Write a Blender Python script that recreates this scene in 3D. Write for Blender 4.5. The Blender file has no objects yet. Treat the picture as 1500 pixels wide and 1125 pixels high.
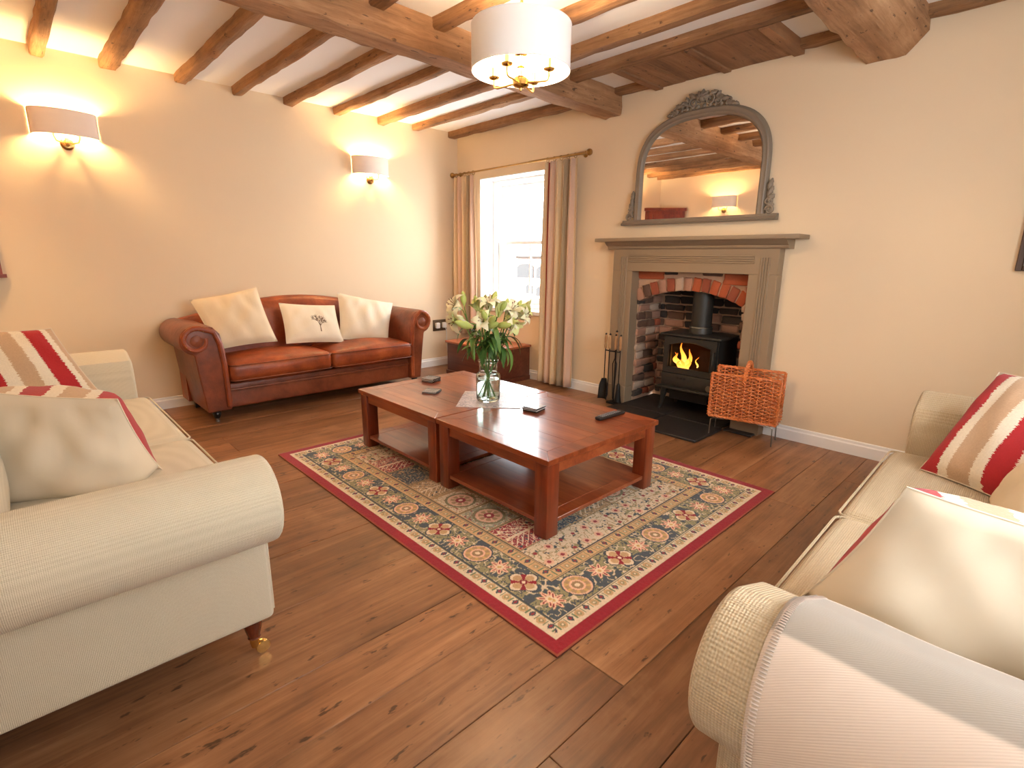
import bpy, bmesh, math, random
import numpy as np
from mathutils import Vector, Matrix
random.seed(7); rng = np.random.default_rng(7)
SC = bpy.context.scene; COL = SC.collection
R = math.radians; PI = math.pi

# ---------------------------------------------------------------- camera, world, light
def set_camera():
    yaw, pitch, roll = R(46.3226), R(-13.5634), R(.56366)
    f = Vector((math.cos(yaw)*math.cos(pitch), math.sin(yaw)*math.cos(pitch), math.sin(pitch)))
    r = Vector((math.sin(yaw), -math.cos(yaw), 0)); u = r.cross(f)
    r2 = math.cos(roll)*r + math.sin(roll)*u; u2 = r2.cross(f)
    cd = bpy.data.cameras.new('camera'); cd.sensor_width = 36; cd.lens = 765.1/1500*36
    cd.clip_start = .02; cd.clip_end = 200
    co = bpy.data.objects.new('camera', cd); COL.objects.link(co)
    m = Matrix.Identity(4)
    for i in range(3):
        m[i][0] = r2[i]; m[i][1] = u2[i]; m[i][2] = -f[i]
    m.translation = (0, 0, 1.35); co.matrix_world = m
    SC.camera = co
set_camera()
SKY = 10.0
w = bpy.data.worlds.new('overcast_sky'); SC.world = w; w.use_nodes = True
w.node_tree.nodes['Background'].inputs[0].default_value = (.93, .97, 1, 1)
w.node_tree.nodes['Background'].inputs[1].default_value = SKY
vs = SC.view_settings; vs.view_transform = 'Standard'; vs.look = 'None'; vs.gamma = 1; vs.exposure = 0.74
vs.use_curve_mapping = False
XL, XR, YB, YF, ZC = -.47, 4.22, -.66, 5.42, 2.80
WIN = dict(y0=3.80, y1=5.0, z0=.76, z1=2.25)              # window beside the fireplace
FILL_BWIN = dict(x0=.8, x1=2.7, z0=1.0, z1=2.35)               # assumed, unseen window over the sofa, added to let in daylight
FILL_LWIN = dict(y0=-.50, y1=.05, z0=1.0, z1=2.35)             # invented left-wall window behind the camera, added as neutral daylight fill
def portal(loc, rot, sx, sy):
    l = bpy.data.lights.new('sky_portal', 'AREA'); l.shape = 'RECTANGLE'; l.size = sx; l.size_y = sy
    l.cycles.is_portal = True
    o = bpy.data.objects.new('sky_portal', l); COL.objects.link(o); o.location = loc; o.rotation_euler = rot
portal((XR+.42, 4.4, 1.5), (R(90), 0, R(90)), 1.3, 1.6)
portal((1.75, YB-.32, 1.67), (R(90), 0, 0), 2.0, 1.45)
portal((XL-.32, -.22, 1.67), (R(90), 0, R(-90)), .65, 1.45)

# ---------------------------------------------------------------- materials
def lin(c):
    return tuple(((v/255)/12.92 if v/255 <= .04045 else ((v/255+.055)/1.055)**2.4) for v in c) + (1,)
class NT:
    def __init__(s, name):
        s.m = bpy.data.materials.new(name); s.m.use_nodes = True
        s.t = s.m.node_tree; s.b = s.t.nodes['Principled BSDF']; s.out = s.t.nodes['Material Output']
    def n(s, typ, **kw):
        nd = s.t.nodes.new('ShaderNode'+typ)
        for k, v in kw.items():
            if k.startswith('i_'):
                key = k[2:]; key = int(key) if key.isdigit() else key.replace('_', ' ')
                nd.inputs[key].default_value = v
            else: setattr(nd, k, v)
        return nd
    def l(s, a, b): s.t.links.new(a, b)
    def math(s, op, a, b=None, c=None):
        nd = s.t.nodes.new('ShaderNodeMath'); nd.operation = op
        for i, v in enumerate((a, b, c)):
            if v is None: continue
            if isinstance(v, (int, float)): nd.inputs[i].default_value = v
            else: s.l(v, nd.inputs[i])
        return nd.outputs[0]
    def mix(s, fac, a, b, mode='MIX'):
        nd = s.t.nodes.new('ShaderNodeMix'); nd.data_type = 'RGBA'; nd.blend_type = mode
        for i, v in ((0, fac), (6, a), (7, b)):
            if isinstance(v, (int, float, tuple)): nd.inputs[i].default_value = v
            else: s.l(v, nd.inputs[i])
        return nd.outputs[2]
    def ramp(s, fac, stops, interp='LINEAR'):
        nd = s.t.nodes.new('ShaderNodeValToRGB'); cr = nd.color_ramp; cr.interpolation = interp
        while len(cr.elements) < len(stops): cr.elements.new(.5)
        for e, (p, c) in zip(cr.elements, stops): e.position = p; e.color = c
        s.l(fac, nd.inputs[0]); return nd.outputs[0]
    def coord(s, scale=(1, 1, 1), kind='Object', rand=True):
        tc = s.n('TexCoord'); mp = s.n('Mapping'); mp.inputs['Scale'].default_value = scale
        s.l(tc.outputs[kind], mp.inputs[0])
        if rand:
            oi = s.n('ObjectInfo'); m = s.math('MULTIPLY', oi.outputs['Random'], 37.0)
            cx = s.n('CombineXYZ'); s.l(m, cx.inputs[0]); s.l(m, cx.inputs[1]); s.l(m, cx.inputs[2])
            s.l(cx.outputs[0], mp.inputs['Location'])
        return mp.outputs[0]
    def noise(s, vec, scale, detail=4, rough=.55, dist=0):
        nd = s.n('TexNoise'); nd.inputs['Scale'].default_value = scale; nd.inputs['Detail'].default_value = detail
        nd.inputs['Roughness'].default_value = rough; nd.inputs['Distortion'].default_value = dist
        s.l(vec, nd.inputs['Vector']); return nd.outputs[0]
    def bump(s, h, strength=.3, dist=.01):
        nd = s.n('Bump'); nd.inputs['Strength'].default_value = strength; nd.inputs['Distance'].default_value = dist
        s.l(h, nd.inputs['Height']); s.l(nd.outputs[0], s.b.inputs['Normal'])
    def base(s, v):
        if isinstance(v, tuple): s.b.inputs['Base Color'].default_value = v
        else: s.l(v, s.b.inputs['Base Color'])
    def set(s, **kw):
        for k, v in kw.items():
            s.b.inputs[k.replace('_', ' ')].default_value = v
        return s
def plain(name, col, rough=.5, metal=0, var=.08, vscale=6, bump=0, bscale=60, **kw):
    t = NT(name); c = lin(col); v = t.coord()
    d = tuple(x*(1-var*2) for x in c[:3])+(1,)
    t.base(t.mix(t.noise(v, vscale), d, c)); t.set(Roughness=rough, Metallic=metal, **kw)
    if bump: t.bump(t.noise(v, bscale, 5), bump, .004)
    return t.m
def wood(name, dark, mid, light, axis='X', rough=.45, scale=1.0, bump=.25, tint=.25, spots=False, coat=0):
    t = NT(name); k = {'X': (.06, 1, 1), 'Y': (1, .06, 1), 'Z': (1, 1, .06)}[axis]
    v = t.coord(tuple(q*scale for q in k)); v2 = t.coord((1, 1, 1))
    n1 = t.noise(v, 14, 6, .6, .6); n2 = t.noise(v2, 2.2*scale, 4, .6)
    n3 = t.noise(v, 55, 6, .7, .4)
    f = t.math('ADD', t.math('ADD', t.math('MULTIPLY', n1, .45), t.math('MULTIPLY', n2, .34)), t.math('MULTIPLY', n3, .25))
    c = t.ramp(f, [(.36, lin(dark)), (.52, lin(mid)), (.68, lin(light))])
    oi = t.n('ObjectInfo')
    val = t.math('ADD', t.math('MULTIPLY', oi.outputs['Random'], tint), 1-tint*.6)
    cc = t.n('CombineColor'); [t.l(val, cc.inputs[i]) for i in range(3)]
    c = t.mix(1.0, c, cc.outputs[0], 'MULTIPLY')
    if spots:
        v3 = t.coord({'X': (.35, 1, 1), 'Y': (1, .35, 1), 'Z': (1, 1, .35)}[axis])
        sp = t.ramp(t.noise(v3, 34, 3, .6, .2), [(.64, (0, 0, 0, 1)), (.70, (1, 1, 1, 1))])
        c = t.mix(t.math('MULTIPLY', sp, .75), c, lin((46, 28, 18)))
        ws = t.ramp(t.noise(v2, 3.1, 5, .6), [(.58, (0, 0, 0, 1)), (.78, (1, 1, 1, 1))])
        c = t.mix(t.math('MULTIPLY', ws, .5), c, lin((182, 138, 100)))
    t.base(c); t.set(Roughness=rough)
    if coat: t.set(Coat_Weight=coat, Coat_Roughness=.12)
    t.bump(t.math('ADD', n1, t.math('MULTIPLY', n3, .5)), bump, .008 if rough < .6 else .022); return t.m
def fabric(name, c1, c2, sc=260, strength=.5, rough=.9, kind='Object'):
    t = NT(name); v = t.coord((1, 1, 1), kind, False)
    sp = t.n('SeparateXYZ'); t.l(v, sp.inputs[0])
    s = [t.math('SINE', t.math('MULTIPLY', sp.outputs[i], float(sc))) for i in range(3)]
    h = t.math('MULTIPLY', t.math('ADD', t.math('ADD', s[0], s[1]), s[2]), .33)
    n = t.noise(v, sc*.25, 2); n2 = t.noise(v, 3, 3)
    f = t.math('ADD', t.math('MULTIPLY', h, .28), t.math('ADD', t.math('MULTIPLY', n, .5), t.math('MULTIPLY', n2, .3)))
    t.base(t.mix(f, lin(c1), lin(c2))); t.set(Roughness=rough, Sheen_Weight=.15)
    t.bump(t.math('ADD', h, n), strength, .003); return t.m
def emit(name, col, st):
    t = NT(name); t.base((0, 0, 0, 1)); t.b.inputs['Emission Color'].default_value = col
    t.b.inputs['Emission Strength'].default_value = st; return t.m
def pane(name, refl=.06, tint=(1, 1, 1, 1)):
    t = NT(name); tr = t.n('BsdfTransparent'); tr.inputs[0].default_value = tint
    gl = t.n('BsdfGlossy'); gl.inputs['Roughness'].default_value = .02
    mx = t.n('MixShader'); mx.inputs[0].default_value = refl
    t.l(tr.outputs[0], mx.inputs[1]); t.l(gl.outputs[0], mx.inputs[2]); t.l(mx.outputs[0], t.out.inputs[0]); return t.m
def stripes(name, stops, jag=.012, jscale=70, sheen=.1, soft=False, bump=.4):
    """vertical stripes along UV u with ragged woven edges"""
    t = NT(name); uv = t.n('UVMap'); sp = t.n('SeparateXYZ'); t.l(uv.outputs[0], sp.inputs[0])
    cx = t.n('CombineXYZ'); t.l(t.math('MULTIPLY', sp.outputs[0], 4.0), cx.inputs[0]); t.l(t.math('MULTIPLY', sp.outputs[1], float(jscale)), cx.inputs[1])
    n = t.noise(cx.outputs[0], 1.0, 1); u = t.math('ADD', sp.outputs[0], t.math('MULTIPLY', t.math('SUBTRACT', n, .5), jag*4))
    c = t.ramp(u, [(p, lin(q)) for p, q in stops], 'LINEAR' if soft else 'CONSTANT')
    v = t.coord((1, 1, 1), 'Object', False); fn = t.noise(v, 160, 3)
    c = t.mix(.35, c, t.mix(fn, (.25, .25, .25, 1), (1, 1, 1, 1)), 'MULTIPLY') if not soft else t.mix(.12, c, t.mix(fn, (.3, .3, .3, 1), (1, 1, 1, 1)), 'MULTIPLY')
    t.base(c); t.set(Roughness=.9, Sheen_Weight=sheen); t.bump(fn, bump, .003); return t.m

def leather(name, c1, c2, c3):
    t = NT(name); v = t.coord((1, 1, 1), 'Object', False)
    n = t.noise(v, 3.2, 5, .6); n2 = t.noise(v, 14, 4)
    c = t.ramp(t.math('ADD', t.math('MULTIPLY', n, .75), t.math('MULTIPLY', n2, .25)), [(.35, lin(c1)), (.52, lin(c2)), (.68, lin(c3))])
    t.base(c); t.set(Roughness=.33, Specular_IOR_Level=.5)
    vo = t.n('TexVoronoi'); vo.inputs['Scale'].default_value = 240; t.l(v, vo.inputs['Vector'])
    wr = t.noise(v, 9, 5, .65, 1.2)
    t.bump(t.math('ADD', t.math('MULTIPLY', vo.outputs[0], .15), wr), .35, .012); return t.m

def wall_mat(name, col):
    t = NT(name); v = t.coord((1, 1, 1), 'Object', False); c = lin(col)
    t.base(t.mix(t.noise(v, 1.3, 4), tuple(x*.95 for x in c[:3])+(1,), c)); t.set(Roughness=.85, Specular_IOR_Level=.25)
    t.bump(t.math('ADD', t.noise(v, 2.2, 3), t.math('MULTIPLY', t.noise(v, 60, 4), .06)), .22, .03); return t.m

MT = dict(
    wall=wall_mat('cream_wall_paint', (234, 212, 180)),
    ceil=wall_mat('white_ceiling_paint', (246, 242, 238)),
    white=plain('white_gloss_paint', (245, 243, 240), .35, var=.02),
    plank=wood('old_floor_plank', (88, 58, 38), (142, 97, 64), (176, 130, 92), 'X', .36, 1.0, .14, .40, True),
    gap=plain('plank_gap_dark', (38, 25, 17), .9),
    beamX=wood('hewn_oak_beam', (112, 80, 52), (170, 126, 88), (210, 168, 128), 'X', .75, .9, .8, .12, True),
    beamY=wood('old_oak_joist', (88, 60, 36), (150, 108, 70), (194, 148, 104), 'Y', .75, .9, .8, .22, True),
    board=wood('old_ceiling_board', (96, 66, 42), (142, 102, 70), (168, 126, 90), 'X', .75, .8, .5, .2, True),
    table=wood('red_brown_table_wood', (92, 36, 16), (140, 64, 31), (172, 92, 50), 'Y', .3, 1.0, .04, .1, coat=.6),
    tablez=wood('red_brown_leg_wood', (76, 28, 12), (120, 48, 20), (150, 70, 34), 'Z', .32, 1.0, .12, .08, coat=.25),
    mahog=wood('mahogany_leg_wood', (54, 20, 10), (92, 38, 18), (124, 56, 28), 'Z', .25, 1.5, .05, 0, coat=.4),
    trunk=wood('dark_trunk_wood', (62, 30, 20), (96, 50, 34), (122, 68, 48), 'Y', .45, 1.0, .15, 0),
    trunkt=wood('trunk_lid_wood', (120, 60, 34), (168, 92, 56), (190, 112, 70), 'Y', .35, 1.0, .15, 0),
    cupb=wood('corner_cupboard_wood', (74, 26, 14), (122, 48, 26), (150, 66, 38), 'Z', .35, 1.0, .1, 0),
    black=plain('black_wood_leg', (24, 18, 16), .35),
    cream=fabric('cream_basket_weave', (190, 178, 152), (226, 216, 194), 1700, .4),
    linen=fabric('oatmeal_coarse_weave', (176, 152, 116), (222, 204, 172), 1050, .7),
    pillow_plain=plain('cream_cotton', (218, 204, 180), .85, var=.03, bump=.12, bscale=8),
    silk=plain('champagne_cushion_cloth', (226, 208, 178), .6, var=.06, bump=.3, bscale=18),
    linen_l=plain('ivory_cushion_cloth', (232, 220, 198), .8, var=.04, bump=.3, bscale=30),
    leather=leather('tan_leather', (104, 44, 20), (148, 70, 34), (178, 94, 50)),
    leather_d=leather('brown_leather_side', (92, 44, 26), (130, 68, 42), (150, 84, 54)),
    brass=plain('antique_brass', (176, 138, 84), .3, 1),
    brassb=plain('polished_brass', (222, 184, 112), .18, 1),
    shade_g=plain('grey_satin_shade', (240, 226, 214), .55, var=.03),
    shade_w=plain('white_satin_shade', (246, 246, 246), .38, var=.02),
    shade_i=plain('white_shade_lining', (250, 246, 238), .8, var=.01),
    taupe=plain('taupe_fireplace_paint', (146, 126, 102), .55, var=.03),
    taupe_d=plain('grey_mirror_frame_paint', (136, 122, 106), .5, var=.06, bump=.15),
    mirror=plain('mirror_silver', (245, 243, 240), .01, 1, var=0),
    iron=plain('black_cast_iron', (52, 50, 46), .45, .3, bump=.12, bscale=120),
    iron_d=plain('dark_iron', (26, 25, 24), .5, .3),
    steel=plain('worn_steel', (150, 146, 138), .4, 1),
    slate=plain('black_slate', (46, 43, 42), .5, var=.2, bump=.35, bscale=10),
    mortar=plain('pale_mortar', (196, 160, 132), .95, var=.14, vscale=12, bump=.7, bscale=30),
    soot=plain('sooty_mortar', (92, 80, 70), .95, var=.2, vscale=8, bump=.7, bscale=30),
    handle_w=wood('turned_ash_handle', (132, 92, 56), (176, 130, 84), (200, 156, 108), 'Z', .5, 2, .1, 0),
    wicker=wood('orange_wicker', (160, 80, 38), (208, 118, 62), (232, 150, 90), 'Y', .45, 6, .2, .12),
    glass=pane('window_glass', .05),
    stem=plain('green_stem', (104, 142, 62), .5, var=.1),
    leaf=plain('lily_leaf_green', (66, 108, 44), .45, var=.2, vscale=20),
    leaf2=plain('lily_leaf_light_green', (112, 150, 70), .45, var=.15, vscale=20),
    bud=plain('lily_bud_green', (190, 204, 110), .5, var=.15, vscale=30),
    petal=plain('cream_lily_petal', (248, 242, 206), .5, var=.06, vscale=20, Subsurface_Weight=.15),
    petal2=plain('pale_lime_lily_petal', (228, 230, 158), .5, var=.08, vscale=20, Subsurface_Weight=.15),
    anther=plain('rust_anther', (120, 62, 26), .8),
    plastic=plain('black_plastic', (28, 28, 30), .38),
    rubber=plain('grey_rubber_button', (150, 152, 156), .6),
    red_b=plain('red_rubber_button', (190, 40, 40), .5),
    wplastic=plain('white_plastic', (236, 232, 226), .4, var=.01),
    pewter=plain('pewter_plate', (120, 104, 84), .4, .8),
    frame_d=wood('dark_picture_frame', (50, 34, 24), (84, 60, 44), (110, 84, 62), 'Z', .4, 1, .1, 0),
    log=wood('charred_log', (22, 10, 6), (52, 24, 12), (96, 44, 18), 'Y', .9, 3, .6, 0),
    fire_in=plain('stove_firebrick', (60, 24, 16), .95, var=.3, vscale=12),
    dark=plain('dark_opening', (30, 28, 28), .6),
    bwall=plain('pale_render', (236, 226, 214), .9),
    brown=plain('shed_door_blue', (120, 170, 190), .7),
)
MT['bulb'] = emit('warm_bulb', (1, .64, .28, 1), 900)
MT['bulb_p'] = emit('pendant_bulb', (1, .72, .44, 1), 700)
def glassmat():
    t = NT('green_tinted_glass'); t.base((.86, .97, .93, 1)); t.set(Roughness=.02, Transmission_Weight=1, IOR=1.4); return t.m
MT['vglass'] = glassmat()
def watermat():
    t = NT('vase_water'); t.base((.96, 1, .98, 1)); t.set(Roughness=.0, Transmission_Weight=1, IOR=1.1); return t.m
MT['water'] = watermat()

# ---------------------------------------------------------------- mesh helpers
OFFS = {}
def off_of(p):
    while p is not None:
        if p.name in OFFS: return OFFS[p.name]
        p = p.parent
    return None
def mesh(name, V, F, mat, parent=None, smooth=35, uv=None, kind=None):
    me = bpy.data.meshes.new(name)
    V = np.asarray(V, float)
    o_ = off_of(parent)
    if o_ is not None: V = V - np.array(o_)
    me.from_pydata(V.tolist(), [], [tuple(int(i) for i in f) for f in F]); me.validate()
    if uv is not None:
        l = me.uv_layers.new(name='UVMap'); uv = np.asarray(uv, float)
        idx = np.zeros(len(me.loops), int); me.loops.foreach_get('vertex_index', idx)
        l.data.foreach_set('uv', uv[idx].ravel())
    bm = bmesh.new(); bm.from_mesh(me); bmesh.ops.recalc_face_normals(bm, faces=bm.faces); bm.to_mesh(me); bm.free()
    if smooth:
        me.polygons.foreach_set('use_smooth', [True]*len(me.polygons)); me.set_sharp_from_angle(angle=R(smooth))
    mats = mat if isinstance(mat, (list, tuple)) else [mat]
    for m in mats: me.materials.append(MT[m] if isinstance(m, str) else m)
    o = bpy.data.objects.new(name, me); COL.objects.link(o)
    if parent is not None: o.parent = parent
    if kind: o['kind'] = kind
    return o
def tag(o, label, cat, group=None):
    o['label'] = label; o['category'] = cat
    if group: o['group'] = group
    return o
def thing(name, label, cat, loc=(0, 0, 0), rotz=0, group=None, world=False):
    o = bpy.data.objects.new(name, None); COL.objects.link(o); o.location = loc; o.rotation_euler = (0, 0, rotz)
    o.empty_display_size = .1
    tag(o, label, cat, group)
    if world: OFFS[o.name] = tuple(loc)
    return o
class MB:
    def __init__(s): s.V = []; s.F = []; s.U = []
    def add(s, V, F, U=None):
        n = len(s.V); s.V += [tuple(v) for v in V]; s.F += [tuple(i+n for i in f) for f in F]
        s.U += [tuple(u) for u in U] if U is not None else [(0, 0)]*len(V); return s
    def box(s, x0, x1, y0, y1, z0, z1):
        V = [(x, y, z) for x in (x0, x1) for y in (y0, y1) for z in (z0, z1)]
        return s.add(V, [(0, 1, 3, 2), (4, 6, 7, 5), (0, 4, 5, 1), (2, 3, 7, 6), (0, 2, 6, 4), (1, 5, 7, 3)])
    def tube(s, pts, r, n=8, closed=False, cap=True):
        P = [Vector(p) for p in pts]; m = len(P); rr = r if isinstance(r, (list, tuple)) else [r]*m
        V = []; up = None
        for i, p in enumerate(P):
            a = P[(i-1) % m] if (closed or i > 0) else p; b = P[(i+1) % m] if (closed or i < m-1) else p
            d = (b-a).normalized() if (b-a).length > 1e-9 else Vector((0, 0, 1))
            if up is None: up = Vector((0, 0, 1)) if abs(d.z) < .9 else Vector((1, 0, 0))
            sx = d.cross(up)
            sx = sx.normalized() if sx.length > 1e-6 else d.orthogonal().normalized()
            up = sx.cross(d).normalized()
            for k in range(n):
                an = 2*PI*k/n; V.append(p + rr[i]*(math.cos(an)*sx + math.sin(an)*up))
        F = []
        for i in range(m if closed else m-1):
            j = (i+1) % m
            for k in range(n): F.append((i*n+k, i*n+(k+1) % n, j*n+(k+1) % n, j*n+k))
        if not closed and cap: F += [tuple(range(n))[::-1], tuple((m-1)*n+k for k in range(n))]
        return s.add(V, F)
    def lathe(s, prof, n=20, c=(0, 0, 0), axis='Z', arc=2*PI, a0=0, cap=True):
        full = abs(arc-2*PI) < 1e-6; m = n if full else n+1; V = []
        for r, z in prof:
            for k in range(m):
                a = a0+arc*k/n; x, y = r*math.cos(a), r*math.sin(a)
                p = {'Z': (x, y, z), 'X': (z, x, y), 'Y': (x, z, y)}[axis]
                V.append((p[0]+c[0], p[1]+c[1], p[2]+c[2]))
        F = []
        for i in range(len(prof)-1):
            for k in range(n):
                k2 = (k+1) % m if full else k+1
                F.append((i*m+k, i*m+k2, (i+1)*m+k2, (i+1)*m+k))
        if full and cap:
            if prof[0][0] > 1e-6: F.append(tuple(range(m))[::-1])
            if prof[-1][0] > 1e-6: F.append(tuple((len(prof)-1)*m+k for k in range(m)))
        return s.add(V, F)
    def prism(s, out, axis, a0, a1):
        """2-D outline (p,q) swept along axis; axis X -> (a,p,q), Y -> (p,a,q), Z -> (p,q,a)"""
        f = {'X': lambda a, p, q: (a, p, q), 'Y': lambda a, p, q: (p, a, q), 'Z': lambda a, p, q: (p, q, a)}[axis]
        n = len(out); V = [f(a0, *p) for p in out]+[f(a1, *p) for p in out]
        F = [tuple(range(n)), tuple(range(n, 2*n))[::-1]]+[(i, (i+1) % n, n+(i+1) % n, n+i) for i in range(n)]
        return s.add(V, F)
    def grid(s, fn, nu, nv, uvs=True):
        V = []; U = []
        for i in range(nu+1):
            for j in range(nv+1):
                u, v = i/nu, j/nv; V.append(fn(u, v)); U.append((u, v))
        F = [(i*(nv+1)+j, (i+1)*(nv+1)+j, (i+1)*(nv+1)+j+1, i*(nv+1)+j+1) for i in range(nu) for j in range(nv)]
        return s.add(V, F, U)
    def build(s, name, mat, parent=None, smooth=35, kind=None, uv=False):
        return mesh(name, s.V, s.F, mat, parent, smooth, s.U if uv else None, kind)
def bevel_mesh(o, w, seg=2, ang=30):
    bm = bmesh.new(); bm.from_mesh(o.data)
    bmesh.ops.remove_doubles(bm, verts=bm.verts, dist=1e-5)
    es = [e for e in bm.edges if len(e.link_faces) == 2 and e.calc_face_angle(0) > R(ang)]
    bmesh.ops.bevel(bm, geom=es, offset=w, segments=seg, profile=.5, affect='EDGES', clamp_overlap=True)
    bm.to_mesh(o.data); bm.free()
    o.data.polygons.foreach_set('use_smooth', [True]*len(o.data.polygons)); o.data.set_sharp_from_angle(angle=R(40))
    return o
def box(name, x0, x1, y0, y1, z0, z1, mat, parent=None, bev=0, seg=2, kind=None):
    o = MB().box(x0, x1, y0, y1, z0, z1).build(name, mat, parent, 0 if not bev else 35, kind)
    if bev: bevel_mesh(o, bev, seg)
    return o
def rbox(hx, hy, hz, r, n=3, crown=(0, 0, 0), mid=6):
    """soft box centred on 0; crown bulges the x / y / z faces"""
    def ax(h):
        a = [-(h-r)-r*math.cos(PI/2*i/n) for i in range(n)]
        m = [-(h-r)+2*(h-r)*i/mid for i in range(mid+1)]
        return a+m+[-x for x in a[::-1]]
    A = [ax(hx), ax(hy), ax(hz)]; H = (hx, hy, hz); V = []; F = []; idx = {}
    def vid(p):
        k = tuple(round(q, 6) for q in p)
        if k not in idx:
            inn = [max(-(H[i]-r), min(H[i]-r, p[i])) for i in range(3)]
            d = Vector([p[i]-inn[i] for i in range(3)])
            if d.length > 1e-9: d = d.normalized()*r
            q = [inn[i]+d[i] for i in range(3)]
            t = [1-min(1, abs(q[i]/H[i]))**2 for i in range(3)]
            q[0] += crown[0]*t[1]*t[2]*(q[0]/hx); q[1] += crown[1]*t[0]*t[2]*(q[1]/hy); q[2] += crown[2]*t[0]*t[1]*(q[2]/hz)
            idx[k] = len(V); V.append(tuple(q))
        return idx[k]
    for a in range(3):
        b, c = (a+1) % 3, (a+2) % 3
        for sg in (-1, 1):
            for i in range(len(A[b])-1):
                for j in range(len(A[c])-1):
                    f = []
                    for (ii, jj) in ((i, j), (i+1, j), (i+1, j+1), (i, j+1)):
                        p = [0, 0, 0]; p[a] = sg*H[a]; p[b] = A[b][ii]; p[c] = A[c][jj]; f.append(vid(p))
                    F.append(tuple(f))
    return V, F
def soft(name, c, h, r, mat, parent, crown=(0, 0, 0), n=3, mid=6, rx=0, ry=0, rz=0):
    V, F = rbox(*h, r, n, crown, mid)
    M = Matrix.Translation(c) @ Matrix.Rotation(rz, 4, 'Z') @ Matrix.Rotation(ry, 4, 'Y') @ Matrix.Rotation(rx, 4, 'X')
    return mesh(name, [tuple(M @ Vector(v)) for v in V], F, mat, parent, 60)
def copy_tree(o, parent=None):
    c = o.copy(); COL.objects.link(c); c.parent = parent
    for ch in [x for x in bpy.data.objects if x.parent == o]: copy_tree(ch, c)
    return c
def hewn(name, out, axis, a0, a1, mat, parent, step=.12, jit=.006, wob=.01):
    """old timber: an outline swept along X or Y with uneven hewn faces"""
    P = []
    for i, p in enumerate(out):
        q = out[(i+1) % len(out)]; L = math.dist(p, q); k = max(1, int(L/.05))
        for j in range(k): P.append((p[0]+(q[0]-p[0])*j/k, p[1]+(q[1]-p[1])*j/k))
    m = max(2, int(abs(a1-a0)/step)); n = len(P); V = []; F = []
    cx = sum(p[0] for p in P)/n; cz = sum(p[1] for p in P)/n
    ph = random.random()*6
    for s in range(m+1):
        a = a0+(a1-a0)*s/m; wx = wob*math.sin(a*1.7+ph)+wob*.4*math.sin(a*5.1+ph*2)
        for p in P:
            x = p[0]+random.uniform(-jit, jit)+wx; z = p[1]+random.uniform(-jit, jit)
            V.append((a, x, z) if axis == 'X' else (x, a, z))
    for s in range(m):
        for k in range(n): F.append((s*n+k, s*n+(k+1) % n, (s+1)*n+(k+1) % n, (s+1)*n+k))
    F += [tuple(range(n)), tuple(m*n+k for k in range(n))]
    return mesh(name, V, F, mat, parent, 50)

# ---------------------------------------------------------------- room shell
def struct(o): o['kind'] = 'structure'; return o
def wall_holes(name, axis, pos, thick, a0, a1, z0, z1, holes, mat):
    """wall slab in plane axis=pos, growing by thick; holes are (a0,a1,z0,z1)"""
    A = sorted({a0, a1, *[h[0] for h in holes], *[h[1] for h in holes]}); Z = sorted({z0, z1, *[h[2] for h in holes], *[h[3] for h in holes]})
    mb = MB(); lo, hi = sorted((pos, pos+thick))
    for i in range(len(A)-1):
        for j in range(len(Z)-1):
            ca, cz = (A[i]+A[i+1])/2, (Z[j]+Z[j+1])/2
            if any(h[0] < ca < h[1] and h[2] < cz < h[3] for h in holes): continue
            if axis == 'X': mb.box(lo, hi, A[i], A[i+1], Z[j], Z[j+1])
            else: mb.box(A[i], A[i+1], lo, hi, Z[j], Z[j+1])
    o = mb.build(name, mat, None, 0); bm = bmesh.new(); bm.from_mesh(o.data)
    bmesh.ops.remove_doubles(bm, verts=bm.verts, dist=1e-5)
    seen = {}
    for f in bm.faces: seen.setdefault(tuple(sorted(v.index for v in f.verts)), []).append(f)
    bmesh.ops.delete(bm, geom=[f for v in seen.values() if len(v) > 1 for f in v], context='FACES')
    bm.to_mesh(o.data); bm.free(); return struct(o)
HOLE = (1.58, 2.90, -.02, 1.36)
wall_holes('wall_right', 'X', XR, .40, YB-.3, YF+.3, -.1, ZC+.1, [(WIN['y0'], WIN['y1'], WIN['z0'], WIN['z1']), HOLE], 'wall')
wall_holes('wall_far', 'Y', YF, .3, XL-.3, XR, -.1, ZC+.1, [], 'wall')
wall_holes('wall_left', 'X', XL, -.3, YB-.3, YF+.3, -.1, ZC+.1, [(FILL_LWIN['y0'], FILL_LWIN['y1'], FILL_LWIN['z0'], FILL_LWIN['z1'])], 'wall')
wall_holes('wall_back', 'Y', YB, -.3, XL-.3, XR, -.1, ZC+.1, [(FILL_BWIN['x0'], FILL_BWIN['x1'], FILL_BWIN['z0'], FILL_BWIN['z1'])], 'wall')
floor = struct(box('floor', XL, XR, YB, YF, -.10, -.022, 'gap'))
SE = [-.66, -.42, -.18, .08, .31, .54, .77, 1.0, 1.27, 1.52, 1.90, 2.30, 2.73, 3.10, 3.45, 3.83, 4.24, 4.60, 4.98, 5.42]
for i in range(len(SE)-1):
    cuts = [XL]; x = XL+random.uniform(.9, 2.4)
    if i == 7: x = 1.35
    while x < XR-.5: cuts.append(x); x += random.uniform(1.7, 3.0)
    cuts.append(XR)
    for a, b in zip(cuts, cuts[1:]):
        dz = random.uniform(-.0015, .0015); g = .0009
        p = box('plank', -(b-a)/2+g, (b-a)/2-g, -(SE[i+1]-SE[i])/2+g, (SE[i+1]-SE[i])/2-g, -.022, 0, 'plank', floor, .0018, 1)
        p.location = ((a+b)/2, (SE[i]+SE[i+1])/2, dz)
ceil = struct(box('ceiling', XL, XR, YB, YF, ZC, ZC+.1, 'ceil'))
ZJ = 2.735
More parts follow.
